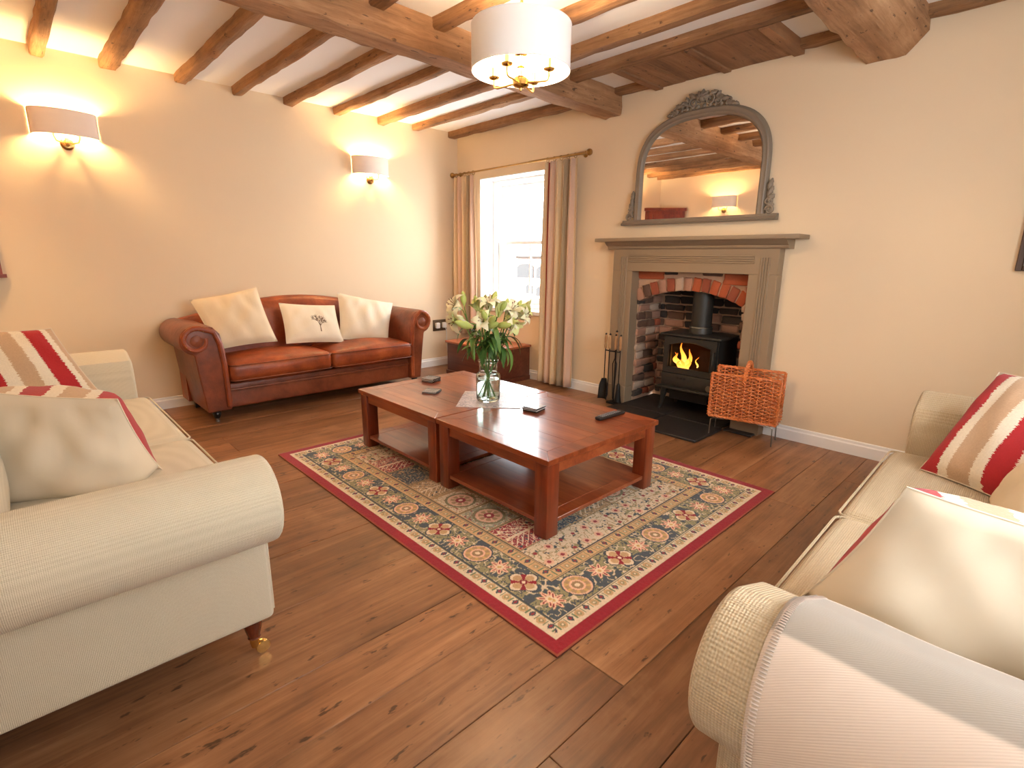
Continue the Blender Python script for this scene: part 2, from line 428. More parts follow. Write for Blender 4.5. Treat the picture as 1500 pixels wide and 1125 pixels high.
def outl(x0, x1, z0, z1, c=.012): return [(x0+c, z0), (x1-c, z0), (x1, z0+c), (x1, z1), (x0, z1), (x0, z0+c)]
hewn('beam', [(3.035, 2.60), (3.205, 2.595), (3.30, 2.68), (3.31, ZC+.02), (3.03, ZC+.02), (3.028, 2.615)], 'X', XL+.005, XR-.005, 'beamX', ceil, .1, .007, .006)
hewn('beam', [(.945, 2.58), (1.145, 2.585), (1.175, 2.66), (1.18, ZC+.02), (.85, ZC+.02), (.845, 2.69)], 'X', XL+.005, XR-.005, 'beamX', ceil, .1, .007, .006)
for a, b in ((-.40, -.31), (-.06, .02), (.373, .455), (.775, .89), (1.27, 1.36), (1.71, 1.79), (2.163, 2.25), (2.648, 2.73), (3.142, 3.23), (3.583, 3.68), (4.08, 4.19)):
    hewn('joist', outl(a, b, ZJ+random.uniform(-.008, .008), ZC+.02), 'Y', 3.27, YF-.004, 'beamY', ceil, .12, .005, .006)
for a, b in ((-.36, -.27), (.05, .14), (.46, .56), (.90, 1.0), (1.32, 1.42), (1.74, 1.84), (2.17, 2.27), (2.66, 2.76), (3.12, 3.22), (3.49, 3.60)):
    hewn('joist', outl(a, b, ZJ+random.uniform(-.008, .008), ZC+.02), 'Y', 1.16, 3.06, 'beamY', ceil, .12, .005, .006)
for a, b in ((-.36, -.27), (.10, .19), (.55, .64), (1.0, 1.1), (1.5, 1.6), (2.0, 2.1), (2.5, 2.6), (3.0, 3.1), (3.5, 3.6), (4.10, 4.20)):
    hewn('joist', outl(a, b, ZJ+.01, ZC+.02), 'Y', YB+.004, .88, 'beamY', ceil, .15, .005, .006)
for a, b in ((1.16, 1.56), (2.66, 3.06)):
    hewn('joist', outl(4.10, 4.20, ZJ+.015, ZC+.02), 'Y', a, b, 'beamY', ceil, .1, .005, .003)
for a, b, z in ((1.535, 1.60, 2.725), (1.60, 2.045, 2.742), (2.045, 2.10, 2.728), (2.10, 2.42, 2.746), (2.42, 2.62, 2.742), (2.62, 2.69, 2.728)):
    hewn('board', [(a, z), (b, z), (b, ZC+.01), (a, ZC+.01)], 'X', 3.595, 4.205, 'board', ceil, .1, .002, .001)
# skirting boards
def skirting(name, pts_axis, pos, sgn, a0, a1, h=.105):
    pr = [(0, 0), (.018*sgn, 0), (.018*sgn, h*.72), (.011*sgn, h*.8), (.010*sgn, h*.95), (.004*sgn, h), (0, h)]
    mb = MB()
    if pts_axis == 'Y': mb.prism([(pos+p, z) for p, z in pr], 'Y', a0, a1)      # runs along Y on a wall X=pos
    else: mb.prism([(pos+p, z) for p, z in pr], 'X', a0, a1)                      # runs along X on a wall Y=pos
    return struct(mb.build(name, 'white', None, 30))
skirting('baseboard_far', 'X', YF, -1, XL, XR)
skirting('baseboard_right', 'Y', XR, -1, YB, 1.49)
skirting('baseboard_right', 'Y', XR, -1, 2.975, YF)
skirting('baseboard_left', 'Y', XL, 1, YB, YF)
skirting('baseboard_back', 'X', YB, 1, XL, XR)

# ---------------------------------------------------------------- window beside the fireplace (sash)
def sash_window(name, label, face, a0, a1, z0, z1, depth, axis, sgn, mull):
    """axis X: window in wall plane X=face, opening along Y; sgn = outward direction"""
    win = bpy.data.objects.new(name, None); COL.objects.link(win); win['kind'] = 'structure'; win['label'] = label
    def bx(nm, d0, d1, a, b, zz0, zz1, mat='white', parent=win, bev=.004):
        lo, hi = sorted((face+sgn*d0, face+sgn*d1))
        return box(nm, lo, hi, a, b, zz0, zz1, mat, parent, bev, 1) if axis == 'X' else box(nm, a, b, lo, hi, zz0, zz1, mat, parent, bev, 1)
    e = .012
    bx('reveal_lining', -.004, depth, a0, a0+e, z0, z1); bx('reveal_lining', -.004, depth, a1-e, a1, z0, z1)
    bx('reveal_lining', -.004, depth, a0, a1, z1-e, z1); bx('window_sill', -.03, depth, a0-.0, a1+.0, z0-.03, z0+.012)
    A0, A1, Z0, Z1 = a0+e, a1-e, z0+.012, z1-e; st = .075; zm = (Z0+Z1)/2+.02
    bx('frame', depth-.10, depth+.06, A0, A0+.055, Z0, Z1); bx('frame', depth-.10, depth+.06, A1-.055, A1, Z0, Z1)
    bx('frame', depth-.10, depth+.06, A0+.055, A1-.055, Z1-.05, Z1); bx('frame', depth-.10, depth+.06, A0+.055, A1-.055, Z0, Z0+.05)
    B0, B1 = A0+.055, A1-.055
    for nm, d, lo, hi in (('lower_sash', depth-.06, Z0+.05, zm+.02), ('upper_sash', depth, zm-.02, Z1-.05)):
        lo_h, hi_h = (.075, .04) if nm == 'lower_sash' else (.04, .06)
        s = bx(nm, d, d+.04, B0, B0+.055, lo, hi)
        bx('stile', d, d+.04, B1-.055, B1, lo, hi, 'white', s); bx('rail', d, d+.04, B0+.055, B1-.055, lo, lo+lo_h, 'white', s)
        bx('rail', d, d+.04, B0+.055, B1-.055, hi-hi_h, hi, 'white', s)
        n = mull
        xs = [B0+.055+(B1-B0-.11)*k/n for k in range(n+1)]
        for k in range(1, n): bx('glazing_bar', d+.008, d+.032, xs[k]-.011, xs[k]+.011, lo+lo_h, hi-hi_h, 'white', s, .003)
        for k in range(n): bx('pane', d+.018, d+.022, xs[k]+(.011 if k else 0), xs[k+1]-(.011 if k < n-1 else 0), lo+lo_h, hi-hi_h, 'glass', s, 0)
    return win
sash_window('window_1', 'white painted sash window in a deep reveal between striped curtains', XR, WIN['y0'], WIN['y1'], WIN['z0'], WIN['z1'], .30, 'X', 1, 2)
sash_window('window_fill_back', 'assumed white sash window over the sofa with the throw, added for daylight', YB, FILL_BWIN['x0'], FILL_BWIN['x1'], FILL_BWIN['z0'], FILL_BWIN['z1'], .2, 'Y', -1, 4)
sash_window('window_fill_left', 'invented white sash window at the near end of the left wall, added for daylight', XL, FILL_LWIN['y0'], FILL_LWIN['y1'], FILL_LWIN['z0'], FILL_LWIN['z1'], .2, 'X', -1, 1)
# outbuilding across the yard
ob = thing('brick_outbuilding', 'sunlit brick outbuilding with dark openings seen through the sash window', 'building', (13, 11.2, -3.0), 0, None, True)
t_ = NT('pale_sunlit_brick'); v_ = t_.coord((1, 1, 1), 'Object', False)
bk = t_.n('TexBrick'); bk.inputs['Scale'].default_value = 3.2; bk.inputs['Color1'].default_value = lin((214, 170, 144)); bk.inputs['Color2'].default_value = lin((196, 150, 126)); bk.inputs['Mortar'].default_value = lin((236, 226, 214))
mp_ = t_.n('Mapping'); mp_.inputs['Rotation'].default_value = (R(90), 0, R(90)); t_.l(v_, mp_.inputs[0]); t_.l(mp_.outputs[0], bk.inputs['Vector']); t_.base(bk.outputs[0]); t_.set(Roughness=.9)
box('wall', 12, 14, 8.4, 12.35, -3, 1.33, t_.m, ob); box('rendered_wall', 12.02, 14, 12.35, 16, -3, 1.30, 'bwall', ob)
box('coping', 11.95, 14.05, 8.35, 12.4, 1.33, 1.42, 'gap', ob)
def arch_open(y0, y1, z0, z1):
    out = [(y0, z0), (y1, z0)]+[((y0+y1)/2+(y1-y0)/2*math.cos(PI*k/10), z1-.12+.12*math.sin(PI*k/10)) for k in range(11)]
    MB().prism(out, 'X', 11.97, 12.05).build('window', 'dark', ob, 0)
arch_open(11.62, 12.36, .74, 1.18); arch_open(11.0, 11.5, .74, 1.12); arch_open(11.1, 11.5, .2, .5); arch_open(11.65, 11.95, .25, .55)
box('door', 11.96, 12.05, 12.05, 12.38, .1, .66, 'brown', ob)

# ---------------------------------------------------------------- fireplace: brick recess
rec = struct(MB().box(XR+.02, 4.85, 2.745+.02, 2.95, 0, 1.5).box(XR+.02, 4.85, 1.53, 1.77-.02, 0, 1.5).box(4.64, 4.85, 1.77-.02, 2.765, 0, 1.5).box(XR+.10, 4.64, 1.75, 2.765, 1.36, 1.5).build('wall_hearth', 'mortar', None, 0))
BV = []
for k in range(6):
    V, F = rbox(.5, .5, .5, .09, 1, (0, 0, 0), 2)
    ph = rng.uniform(0, 6, 6)
    V = [(x+.05*math.sin(5*y+ph[0])+.03*math.sin(7*z+ph[1]), y+.03*math.sin(6*x+ph[2]+4*z), z+.05*math.sin(5*x+ph[3]+3*y)) for x, y, z in V]
    o = mesh('brick', V, F, 'mortar', None, 50); BV.append(o.data); bpy.data.objects.remove(o)
BC = {}
for nm, c in dict(orange=(186, 92, 54), red=(160, 82, 56), pink=(186, 138, 114), white=(206, 178, 156), brown=(112, 82, 66), soot=(54, 46, 42), soot2=(78, 66, 58)).items():
    BC[nm] = plain('brick_'+nm, c, .9, var=.2, vscale=14, bump=.6, bscale=40)
def brick(c, size, col, rx=0, parent=None):
    me = BV[random.randrange(6)].copy() if False else BV[random.randrange(6)]
    o = bpy.data.objects.new('brick', me); COL.objects.link(o); o.parent = parent or rec
    o.location = c; o.scale = size; o.rotation_euler = (rx+random.uniform(-.03, .03), random.uniform(-.02, .02), random.uniform(-.04, .04))
    o.material_slots[0].link = 'OBJECT'; o.material_slots[0].material = BC[col]
    return o
def pick(ws): 
    ks = list(ws); return random.choices(ks, [ws[k] for k in ks])[0]
z = .045; row = 0
while z < 1.24:                                                       # jambs and back, course by course
    h = random.uniform(.066, .082)
    for side, yc in ((1, 2.765), (-1, 1.75)):
        x = XR+.03+(0 if row % 2 else -.02)
        while x < 4.60:
            L = random.uniform(.10, .21); L = min(L, 4.64-x)
            if L > .04: brick((x+L/2, yc+random.uniform(-.008, .012)*side, z+h/2), (L-.014, .07, h-.014), pick(dict(white=4, pink=4, brown=3, soot2=2, red=2) if x < 4.45 else dict(pink=3, red=3, brown=3)))
            x += L
    y = 1.77+(.0 if row % 2 else -.06)
    while y < 2.75:
        L = random.uniform(.15, .23); a, b = max(y, 1.775), min(y+L, 2.74)
        top = z > .80
        if b-a > .04: brick((4.645, (a+b)/2, z+h/2), (.06, b-a-.016, h-.016), pick(dict(soot=5, soot2=4, brown=1) if top else dict(soot2=3, brown=4, pink=2, soot=1)))
        y += L
    z += h; row += 1
# front arch
ya, za, ra = 2.245, -.01, 1.10                      # circle centre and radius of the intrados
def arc_pt(a, r): return (ya+r*math.cos(a), za+r*math.sin(a))
a_l, a_r = R(90-54), R(90+54)
face = [(1.56, .80), (1.77, .80)]
aa0, aa1 = math.acos((1.77-ya)/ra), math.acos((2.745-ya)/ra)
face = [(1.56, 0), (1.765, 0)]+[arc_pt(aa0+(aa1-aa0)*k/16, ra) for k in range(17)]+[(2.75, 0), (2.91, 0), (2.91, 1.37), (1.56, 1.37)]
fm = MB(); n_ = len(face); xs_ = (4.245, 4.32)
# build as quads from the outline to the outer frame so that the concave face stays clean
top = [(1.765+(2.75-1.765)*k/16, 1.37) for k in range(17)]; arc = face[2:19]
for k in range(16):
    fm.prism([arc[k], arc[k+1], top[k+1], top[k]], 'X', *xs_)
fm.box(*xs_, 1.56, 1.765, 0, 1.37); fm.box(*xs_, 2.75, 2.91, 0, 1.37)
fm.build('mortar_face', 'mortar', rec, 0)
NV = 13
for k in range(NV):
    a = aa0+(aa1-aa0)*(k+.5)/NV; c = arc_pt(a, ra+.058)
    L = ra*(aa1-aa0)*-1/NV if aa1 < aa0 else ra*(aa1-aa0)/NV
    col = ['pink', 'white', 'red', 'orange', 'red', 'orange', 'pink', 'white', 'red', 'pink', 'red', 'brown', 'pink'][k]
    if k < 6: col = ['orange', 'red', 'orange', 'orange', 'red', 'orange'][k]
    brick((4.262, c[0], c[1]), (.07, abs(L)-.010, .112), col, a-PI/2)
for yy, zz, wv, hv, col in ((1.83, 1.20, .24, .085, 'orange'), (2.63, 1.215, .26, .075, 'orange'), (2.43, 1.24, .12, .04, 'soot2'), (2.25, 1.255, .2, .03, 'brown'), (2.05, 1.24, .17, .04, 'brown'), (2.8, 1.17, .09, .07, 'pink'), (1.70, 1.14, .08, .07, 'pink')):
    brick((4.258, yy, zz), (.06, wv, hv), col)
z = .05; row = 0
while z < 1.10:                                                       # front ends of the jambs
    h = random.uniform(.066, .08)
    brick((4.25, 2.80, z+h/2), (.05, .085, h-.012), pick(dict(white=4, pink=4, brown=2, red=2)))
    brick((4.25, 1.715, z+h/2), (.05, .085, h-.012), pick(dict(white=3, pink=4, red=3)))
    z += h
# slate hearth
hs = struct(box('floor_hearth', 3.60, 4.64, 1.77, 2.745, 0, .012, 'iron_d'))
for a, b, c, d in ((3.585, 4.03, 1.745, 2.255), (3.585, 4.03, 2.262, 2.76), (4.035, 4.62, 1.775, 2.26), (4.035, 4.62, 2.266, 2.742)):
    o = box('slate', a, b, c, d, .0, .02+random.uniform(0, .003), 'slate', hs, .004, 1)
box('slate', 4.035, 4.21, 1.515, 1.74, 0, .016, 'slate', hs, .004, 1)

# ---------------------------------------------------------------- fireplace surround
fp = thing('fireplace_surround', 'taupe painted wooden fireplace surround with fluted panels and deep mantel shelf', 'fireplace', (4.15, 2.23, 0), 0, None, True)
FX = 4.12
for y0, y1, nm in ((2.755, 2.965, 'pilaster'), (1.50, 1.71, 'pilaster')):
    p = box(nm, FX, XR+.028, y0, y1, 0, 1.245, 'taupe', fp, .003, 1)
    pb = box('plinth', FX-.015, XR-.001, y0-.008, y1+.008, 0, .17, 'taupe', p, .004, 1)
    yc = (y0+y1)/2-.012
    for k in range(4):
        MB().tube([(FX-.001, yc-.0285+.019*k, .26), (FX-.001, yc-.0285+.019*k, 1.37)], .0085, 6).build('reeding', 'taupe', p)
fr = box('frieze', FX, XR-.001, 1.50, 2.965, 1.245, 1.445, 'taupe', fp, .003, 1)
for k in range(4): MB().tube([(FX-.001, 1.675, 1.330+.0165*k), (FX-.001, 2.79, 1.330+.0165*k)], .0075, 6).build('reeding', 'taupe', fr)
sh = []
prof = [(0, 1.435), (-.012, 1.44), (-.018, 1.452), (-.018, 1.46), (-.03, 1.466), (-.045, 1.476), (-.062, 1.492), (-.07, 1.502), (.0999, 1.502), (.0999, 1.435)]
MB().prism([(FX+p, q) for p, q in prof], 'Y', 1.44, 3.025).build('cornice', 'taupe', fp, 25)
box('mantel_shelf', FX-.115, XR-.001, 1.345, 3.105, 1.502, 1.532, 'taupe', fp, .004, 2)

# ---------------------------------------------------------------- wood stove
st = thing('wood_stove', 'black cast iron wood burning stove with arched glass door and lit fire', 'stove', (4.33, 2.18, .022), 0, None, True)
SX0, SX1, SY0, SY1 = 4.16, 4.53, 1.895, 2.415
mb = MB(); t = .02
mb.box(SX0+.02, SX1, SY0+.01, SY0+.03, .25, .70).box(SX0+.02, SX1, SY1-.03, SY1-.01, .25, .70).box(SX1-.02, SX1, SY0+.03, SY1-.03, .25, .70)
mb.box(SX0+.02, SX1-.02, SY0+.03, SY1-.03, .25, .27).box(SX0+.02, SX1-.02, SY0+.03, SY1-.03, .68, .70)
mb.box(SX0+.02, SX0+.04, SY0+.03, SY1-.03, .25, .40).box(SX0+.02, SX0+.04, SY0+.03, SY0+.075, .40, .68).box(SX0+.02, SX0+.04, SY1-.075, SY1-.03, .40, .68)
mb.build('body', 'iron', st, 30)
box('fire_back', SX1-.10, SX1-.09, SY0+.03, SY1-.03, .27, .68, 'fire_in', st)
box('top_plate', SX0-.02, SX1+.02, SY0-.02, SY1+.02, .70, .722, 'iron', st, .008, 3)
# door: frame with an arched opening
D0, D1, DZ0, DZ1 = SY0+.02, SY1-.02, .375, .695
ye, yw = D0+.045, D1-.045; zb = .425; N = 12
archp = [(ye+(yw-ye)*k/N, .625+.035*math.sin(PI*k/N)) for k in range(N+1)]
dm = MB(); dx = (SX0-.004, SX0+.022)
for k in range(N): dm.prism([archp[k], archp[k+1], (archp[k+1][0], DZ1), (archp[k][0], DZ1)], 'X', *dx)
dm.box(*dx, D0, ye, DZ0, DZ1).box(*dx, yw, D1, DZ0, DZ1).box(*dx, ye, yw, DZ0, zb)
door = dm.build('door', 'iron', st, 0)
MB().tube([(SX0-.006, y, z) for y, z in archp]+[(SX0-.006, yw, zb), (SX0-.006, ye, zb)], .005, 6, True).build('door_bead', 'iron', door)
MB().prism([(ye, zb), (yw, zb)]+archp[::-1], 'X', SX0+.008, SX0+.012).build('glass', pane('stove_glass', .03, (.75, .70, .66, 1)), door, 0)
MB().tube([(SX0-.03, D0+.012, .60), (SX0-.034, D0+.012, .50)], [.008, .011], 8).tube([(SX0, D0+.012, .60), (SX0-.03, D0+.012, .60)], .006, 8).build('door_handle', 'iron', door)
lp = box('lower_panel', SX0+.0, SX0+.03, SY0+.01, SY1-.01, .255, .37, 'iron', st, .006, 2)
for k in range(3): MB().lathe([(0, -.004), (.010, -.004), (.010, .0)], 10, (SX0+.001, 2.18+.032*k, .335), 'X').build('air_vent', 'iron_d', lp)
MB().lathe([(0, -.004), (.026, -.003), (.028, 0)], 16, (SX0+.001, 1.955, .285), 'X').build('maker_badge', 'steel', lp)
box('ash_lip', SX0-.05, SX0+.03, SY0+.0, SY1-.0, .235, .255, 'iron', st, .006, 2)
box('ash_pan', SX0+.04, SX1-.05, SY0+.08, SY1-.08, .13, .235, 'iron_d', st, .004, 1)
for x in (SX0+.03, SX1-.04):
    for y, s in ((SY0+.04, -1), (SY1-.04, 1)):
        MB().tube([(x, y, .24), (x-.0, y+s*.012, .17), (x, y+s*.02, .10), (x, y+s*.035, .04), (x, y+s*.045, .024)], [.036, .028, .017, .014, .018], 10).build('leg', 'iron', st)
FXc, FYc = 4.37, 2.175
MB().lathe([(.096, .722), (.096, .775), (.092, .782), (.086, .784), (.086, 1.36)], 28, (FXc, FYc, 0)).build('flue_pipe', 'iron', st, 40)
MB().lathe([(.0965, .772), (.099, .774), (.0965, .779)], 28, (FXc, FYc, 0)).build('flue_ring', 'steel', st)
for p, q, r in (((4.30, 2.04, .30), (4.33, 2.34, .37), .032), ((4.37, 2.03, .37), (4.31, 2.30, .31), .030), ((4.25, 2.06, .295), (4.26, 2.33, .30), .028)):
    a, b = Vector(p), Vector(q); MB().tube([a.lerp(b, k/6)+Vector((0, 0, .005*math.sin(k*2.1))) for k in range(7)], [r*(.9+.1*math.sin(k*1.7)) for k in range(7)], 9).build('log', 'log', st)
t_ = NT('flame'); v_ = t_.coord((1, 1, 1), 'Generated', False); sz = t_.n('SeparateXYZ'); t_.l(v_, sz.inputs[0])
fc = t_.ramp(sz.outputs[2], [(0, (1, .62, .16, 1)), (.45, (1, .42, .05, 1)), (1, (1, .16, .01, 1))])
t_.base((0, 0, 0, 1)); t_.l(fc, t_.b.inputs['Emission Color']); t_.b.inputs['Emission Strength'].default_value = 3.0; MT['flame'] = t_.m
for (y, z0, h, wd, ln, x) in ((2.215, .40, .19, .022, .028, 4.27), (2.25, .40, .10, .020, .03, 4.25), (2.285, .41, .09, .013, .02, 4.27), (2.17, .37, .17, .026, -.025, 4.255), (2.195, .36, .10, .026, .01, 4.235), (2.15, .36, .11, .018, -.01, 4.235), (2.09, .40, .09, .007, -.006, 4.27), (2.235, .38, .06, .02, .0, 4.23)):
    y += .045; z0 += .03; h *= 1.1; wd *= 1.15
    pts = [(x, y+ln*k/8+.014*math.sin(k*.9+y*40), z0+h*k/8) for k in range(9)]
    MB().tube(pts, [wd*q for q in (.5, .9, 1, .85, .66, .48, .32, .18, .04)], 8).build('flame', 'flame', st)

# ---------------------------------------------------------------- overmantel mirror
mi = thing('overmantel_mirror', 'grey arched overmantel mirror with carved scroll crest above the fireplace', 'mirror', (4.2, 2.23, 1.64), 0, None, True)
yc = 2.245
def arch_out(hw, zs, zt, z0, n=36, e=2.6):
    """half-width, spring height, top height"""
    P = [(yc-hw, z0)]
    for k in range(n+1):
        a = PI*k/n; c, s = math.cos(a), math.sin(a)
        P.append((yc-hw*math.copysign(abs(c)**(2/e), c), zs+(zt-zs)*abs(s)**(2/e)))
    return P+[(yc+hw, z0)]
inn = arch_out(.505, 2.06, 2.445, 1.69); out = arch_out(.575, 2.05, 2.52, 1.69)
glass = MB().prism(inn, 'X', 4.195, 4.201).build('mirror_glass', 'mirror', mi, 0)
def frame_ring(name, po, pi, x0, x1, rows=7, mat='taupe_d', parent=mi):
    V = []; F = []; n = len(po)
    for r in range(rows+1):
        t = r/rows; d = math.sin(PI*t)**.6
        d += .18*math.sin(PI*3*t)
        for a, b in zip(po, pi): V.append((x1-(x1-x0)*max(0, d), a[0]+(b[0]-a[0])*t, a[1]+(b[1]-a[1])*t))
    for r in range(rows):
        for k in range(n-1): F.append((r*n+k, r*n+k+1, (r+1)*n+k+1, (r+1)*n+k))
    return mesh(name, V, F, mat, parent, 40)
frame_ring('frame', out, inn, 4.165, 4.204)
base_prof = [(4.21, 1.645), (4.15, 1.645), (4.143, 1.655), (4.15, 1.665), (4.165, 1.672), (4.172, 1.69), (4.21, 1.69)]
MB().prism(base_prof, 'Y', 1.575, 2.925).build('base_rail', 'taupe_d', mi, 30)
def scroll(mb, c, r0, turns, a0, sg, rt=.012, grow=.14, x=4.175):
    pts = []; rad = []; n = int(18*turns)
    for k in range(n+1):
        t = k/n; a = a0+sg*turns*2*PI*t; r = r0*(1-t)**.8+.003
        pts.append((x-.012*t, c[0]+r*math.cos(a), c[1]+r*math.sin(a))); rad.append(rt*(1-.45*t))
    mb.tube(pts, rad, 7)
def leafblob(mb, c, l, w, a, x=4.175, t=.016):
    V, F = [], []
    n, m = 7, 5
    for i in range(n+1):
        s = i/n; ww = w*math.sin(PI*min(1, s*.92+.06))**.8*(1+.18*math.sin(s*19))
        for j in range(m):
            q = -1+2*j/(m-1); px = s*l; py = ww*q+.12*l*s*s
            V.append((x-t*(1-q*q)*math.sin(PI*min(1, s+.1))-.002, c[0]+px*math.cos(a)-py*math.sin(a), c[1]+px*math.sin(a)+py*math.cos(a)))
    for i in range(n):
        for j in range(m-1): F.append((i*m+j, i*m+j+1, (i+1)*m+j+1, (i+1)*m+j))
    k = len(V); V += [(x+.012, v[1], v[2]) for v in V]
    F += [tuple(k+i for i in f[::-1]) for f in F]
    rim = [i*m for i in range(n+1)]+[n*m+j for j in range(1, m)]+[i*m+m-1 for i in range(n-1, -1, -1)]+[j for j in range(m-2, 0, -1)]
    F += [(rim[i], rim[(i+1) % len(rim)], k+rim[(i+1) % len(rim)], k+rim[i]) for i in range(len(rim))]
    mb.add(V, F)
cr = MB()
for s in (-1, 1):
    A = lambda a: a if s > 0 else PI-a
    scroll(cr, (yc+s*.075, 2.565), .048, 1.4, A(2.4), -s); scroll(cr, (yc+s*.165, 2.545), .038, 1.3, A(.6), s); scroll(cr, (yc+s*.25, 2.525), .028, 1.2, A(2.6), -s, .010)
    for d, z, l, ang in ((.02, 2.56, .09, .9), (.06, 2.60, .085, .45), (.11, 2.545, .10, .35), (.17, 2.55, .09, .15), (.22, 2.52, .10, -.15), (.29, 2.505, .055, -.25), (.13, 2.575, .06, 1.0)):
        leafblob(cr, (yc+s*d, z), l, .022 if l > .07 else .016, A(ang))
    for q in range(6): cr.lathe([(0, -.014), (.014, -.008), (.017, .0), (.012, .01)], 10, (4.172, yc+s*(.03+.052*q), 2.528-.0045*q*q*.25), 'X')
cr.V = [(x, yc+(y-yc)*.88, 2.50+(z-2.50)*.9) for x, y, z in cr.V]
for ang in (PI/2, PI/2-.6, PI/2+.6, PI/2-1.15, PI/2+1.15): leafblob(cr, (yc, 2.575), .07, .022, ang, 4.168, .022)
cr.lathe([(0, -.026), (.018, -.02), (.026, -.006), (.028, .01)], 14, (4.17, yc, 2.58), 'X')
cr.build('crest_carving', 'taupe_d', mi, 50)
for s in (-1, 1):
    mb = MB(); A = lambda a: a if s > 0 else PI-a
    y0 = yc+s*.60
    scroll(mb, (y0+s*.012, 1.715), .030, 1.4, A(PI), -s); scroll(mb, (y0-s*.004, 1.775), .022, 1.3, A(0), s, .010)
    for z, l, ang in ((1.72, .07, 1.2), (1.76, .08, 1.1), (1.81, .08, 1.3), (1.86, .08, 1.45), (1.74, .05, .4), (1.80, .045, .6)): leafblob(mb, (y0-s*.012, z), l, .018, A(ang), 4.178, .014)
    mb.build('side_carving', 'taupe_d', mi, 50)

# ---------------------------------------------------------------- companion set left of the hearth
cs = thing('fireside_stand', 'iron companion stand with turned wooden handle beside the hearth', 'fire tool', (4.055, 2.83, 0), 0, None, True)
bx_, by_ = 4.055, 2.835
box('base', bx_-.05, bx_+.05, by_-.06, by_+.05, 0, .02, 'iron_d', cs, .006, 2)
MB().tube([(bx_, by_, .02), (bx_, by_, .57)], .007, 8).build('post', 'iron_d', cs)
MB().tube([(bx_-.055, by_+.075, .515), (bx_-.02, by_+.03, .505), (bx_, by_, .502), (bx_-.03, by_-.05, .505), (bx_-.055, by_-.085, .515)], .006, 6).tube([(bx_-.055, by_+.03, .51), (bx_, by_, .505), (bx_-.055, by_-.03, .51)], .006, 6).build('hook_bar', 'iron_d', cs)
def handle(mb, x, y, z, s=1): mb.lathe([(.004, z), (.012, z+.01), (.013, z+.03), (.0105, z+.045), (.0135, z+.07), (.0135, z+.10), (.010, z+.125), (.006, z+.132)], 10, (x, y, 0))
mb = MB(); handle(mb, bx_, by_, .555); mb.build('handle', 'handle_w', cs); MB().lathe([(0, .684), (.011, .688), (.012, .697), (0, .706)], 10, (bx_, by_, 0)).build('finial', 'iron_d', cs)
TOOLS = ((-.058, .078, 'fire_shovel', 'black fire shovel with wooden handle hanging on the companion stand'), (-.058, .032, 'fire_poker', 'slim fire poker with wooden handle hanging beside the shovel'), (-.058, -.034, 'fire_tongs', 'iron fire tongs hanging on the companion stand'), (-.058, -.088, 'hearth_brush', 'hearth brush with wooden handle hanging nearest the opening'))
for dx_, dy_, nm, lb in TOOLS:
    x, y = bx_+dx_, by_+dy_; tt = thing(nm, lb, 'fire tool', (x, y, .02), 0, None, True)
    mb = MB(); handle(mb, x, y, .53); mb.build('handle', 'handle_w', tt)
    MB().lathe([(0, .659), (.009, .663), (.010, .671), (0, .679)], 8, (x, y, 0)).build('finial', 'iron_d', tt)
    if nm == 'fire_shovel':
        MB().tube([(x, y, .535), (x, y, .22)], .005, 6).build('rod', 'iron_d', tt)
        def pan(u, v):
            a = (u-.5)*2; zz = .24-.20*v; wd = .052*(.55+.45*min(1, v*3))
            return (x-.030*(a*a)+.03-.02*v, y+wd*a+.0, zz)
        m_ = MB().grid(pan, 8, 8).build('pan', 'iron_d', tt, 60); sm = m_.modifiers.new('thick', 'SOLIDIFY'); sm.thickness = .004
    elif nm == 'fire_tongs':
        MB().tube([(x, y, .535), (x, y, .45), (x, y+.022, .40), (x, y+.012, .2), (x, y+.004, .06)], .005, 6).tube([(x, y, .45), (x, y-.022, .40), (x, y-.012, .2), (x, y-.004, .06)], .005, 6).build('arms', 'iron_d', tt)
    elif nm == 'fire_poker':
        MB().tube([(x, y, .535), (x, y, .09), (x-.012, y, .07), (x-.02, y, .085)], .005, 6).build('rod', 'iron_d', tt)
    else:
        MB().tube([(x, y, .535), (x, y, .20)], .005, 6).build('rod', 'iron_d', tt)
        MB().lathe([(.008, .22), (.018, .20), (.02, .15), (.032, .045), (0, .043)], 12, (x, y, 0)).build('bristles', 'iron_d', tt)

# ---------------------------------------------------------------- wicker log basket
wb = thing('wicker_log_basket', 'orange wicker log basket with hoop handle on thin iron legs', 'basket', (3.885, 1.545, 0), R(11.5))
BX0, BX1, BY0, BY1, BZ0 = 0, .185, -.24, .24, .168
def weave(name, fn, L, H, ns, nr):
    """woven panel: fn(a,b,d) -> point, a along, b up, d out"""
    mb = MB(); ds = L/ns; dr = H/nr
    for i in range(ns+1):
        a = min(max(i*ds, .006), L-.006); mb.tube([fn(a, b*H/6, .0) for b in range(7)], .006, 5)
    for j in range(nr):
        b = (j+.5)*dr; pts = []
        for k in range(ns*4+1):
            a = k*ds/4; pts.append(fn(a, b+random.uniform(-.0016, .0016), .0125*math.sin(PI*(a/ds)+(PI/2 if j % 2 else -PI/2))))
        mb.tube(pts, .0046, 6)
    return mb.build(name, 'wicker', wb, 60, 'stuff')
weave('front_panel', lambda a, b, d: (BX0-d, BY0+a, BZ0+b), BY1-BY0, .335, 10, 25)
weave('back_panel', lambda a, b, d: (BX1-d, BY0+a, BZ0+b), BY1-BY0, .365, 10, 27)
weave('bottom_panel', lambda a, b, d: (BX0+b, BY0+a, BZ0+d), BY1-BY0, BX1-BX0, 11, 15)
weave('end_panel', lambda a, b, d: (BX0+a, BY0-d, BZ0+b), BX1-BX0, .09, 5, 8); weave('end_panel', lambda a, b, d: (BX0+a, BY1-d, BZ0+b), BX1-BX0, .09, 5, 8)
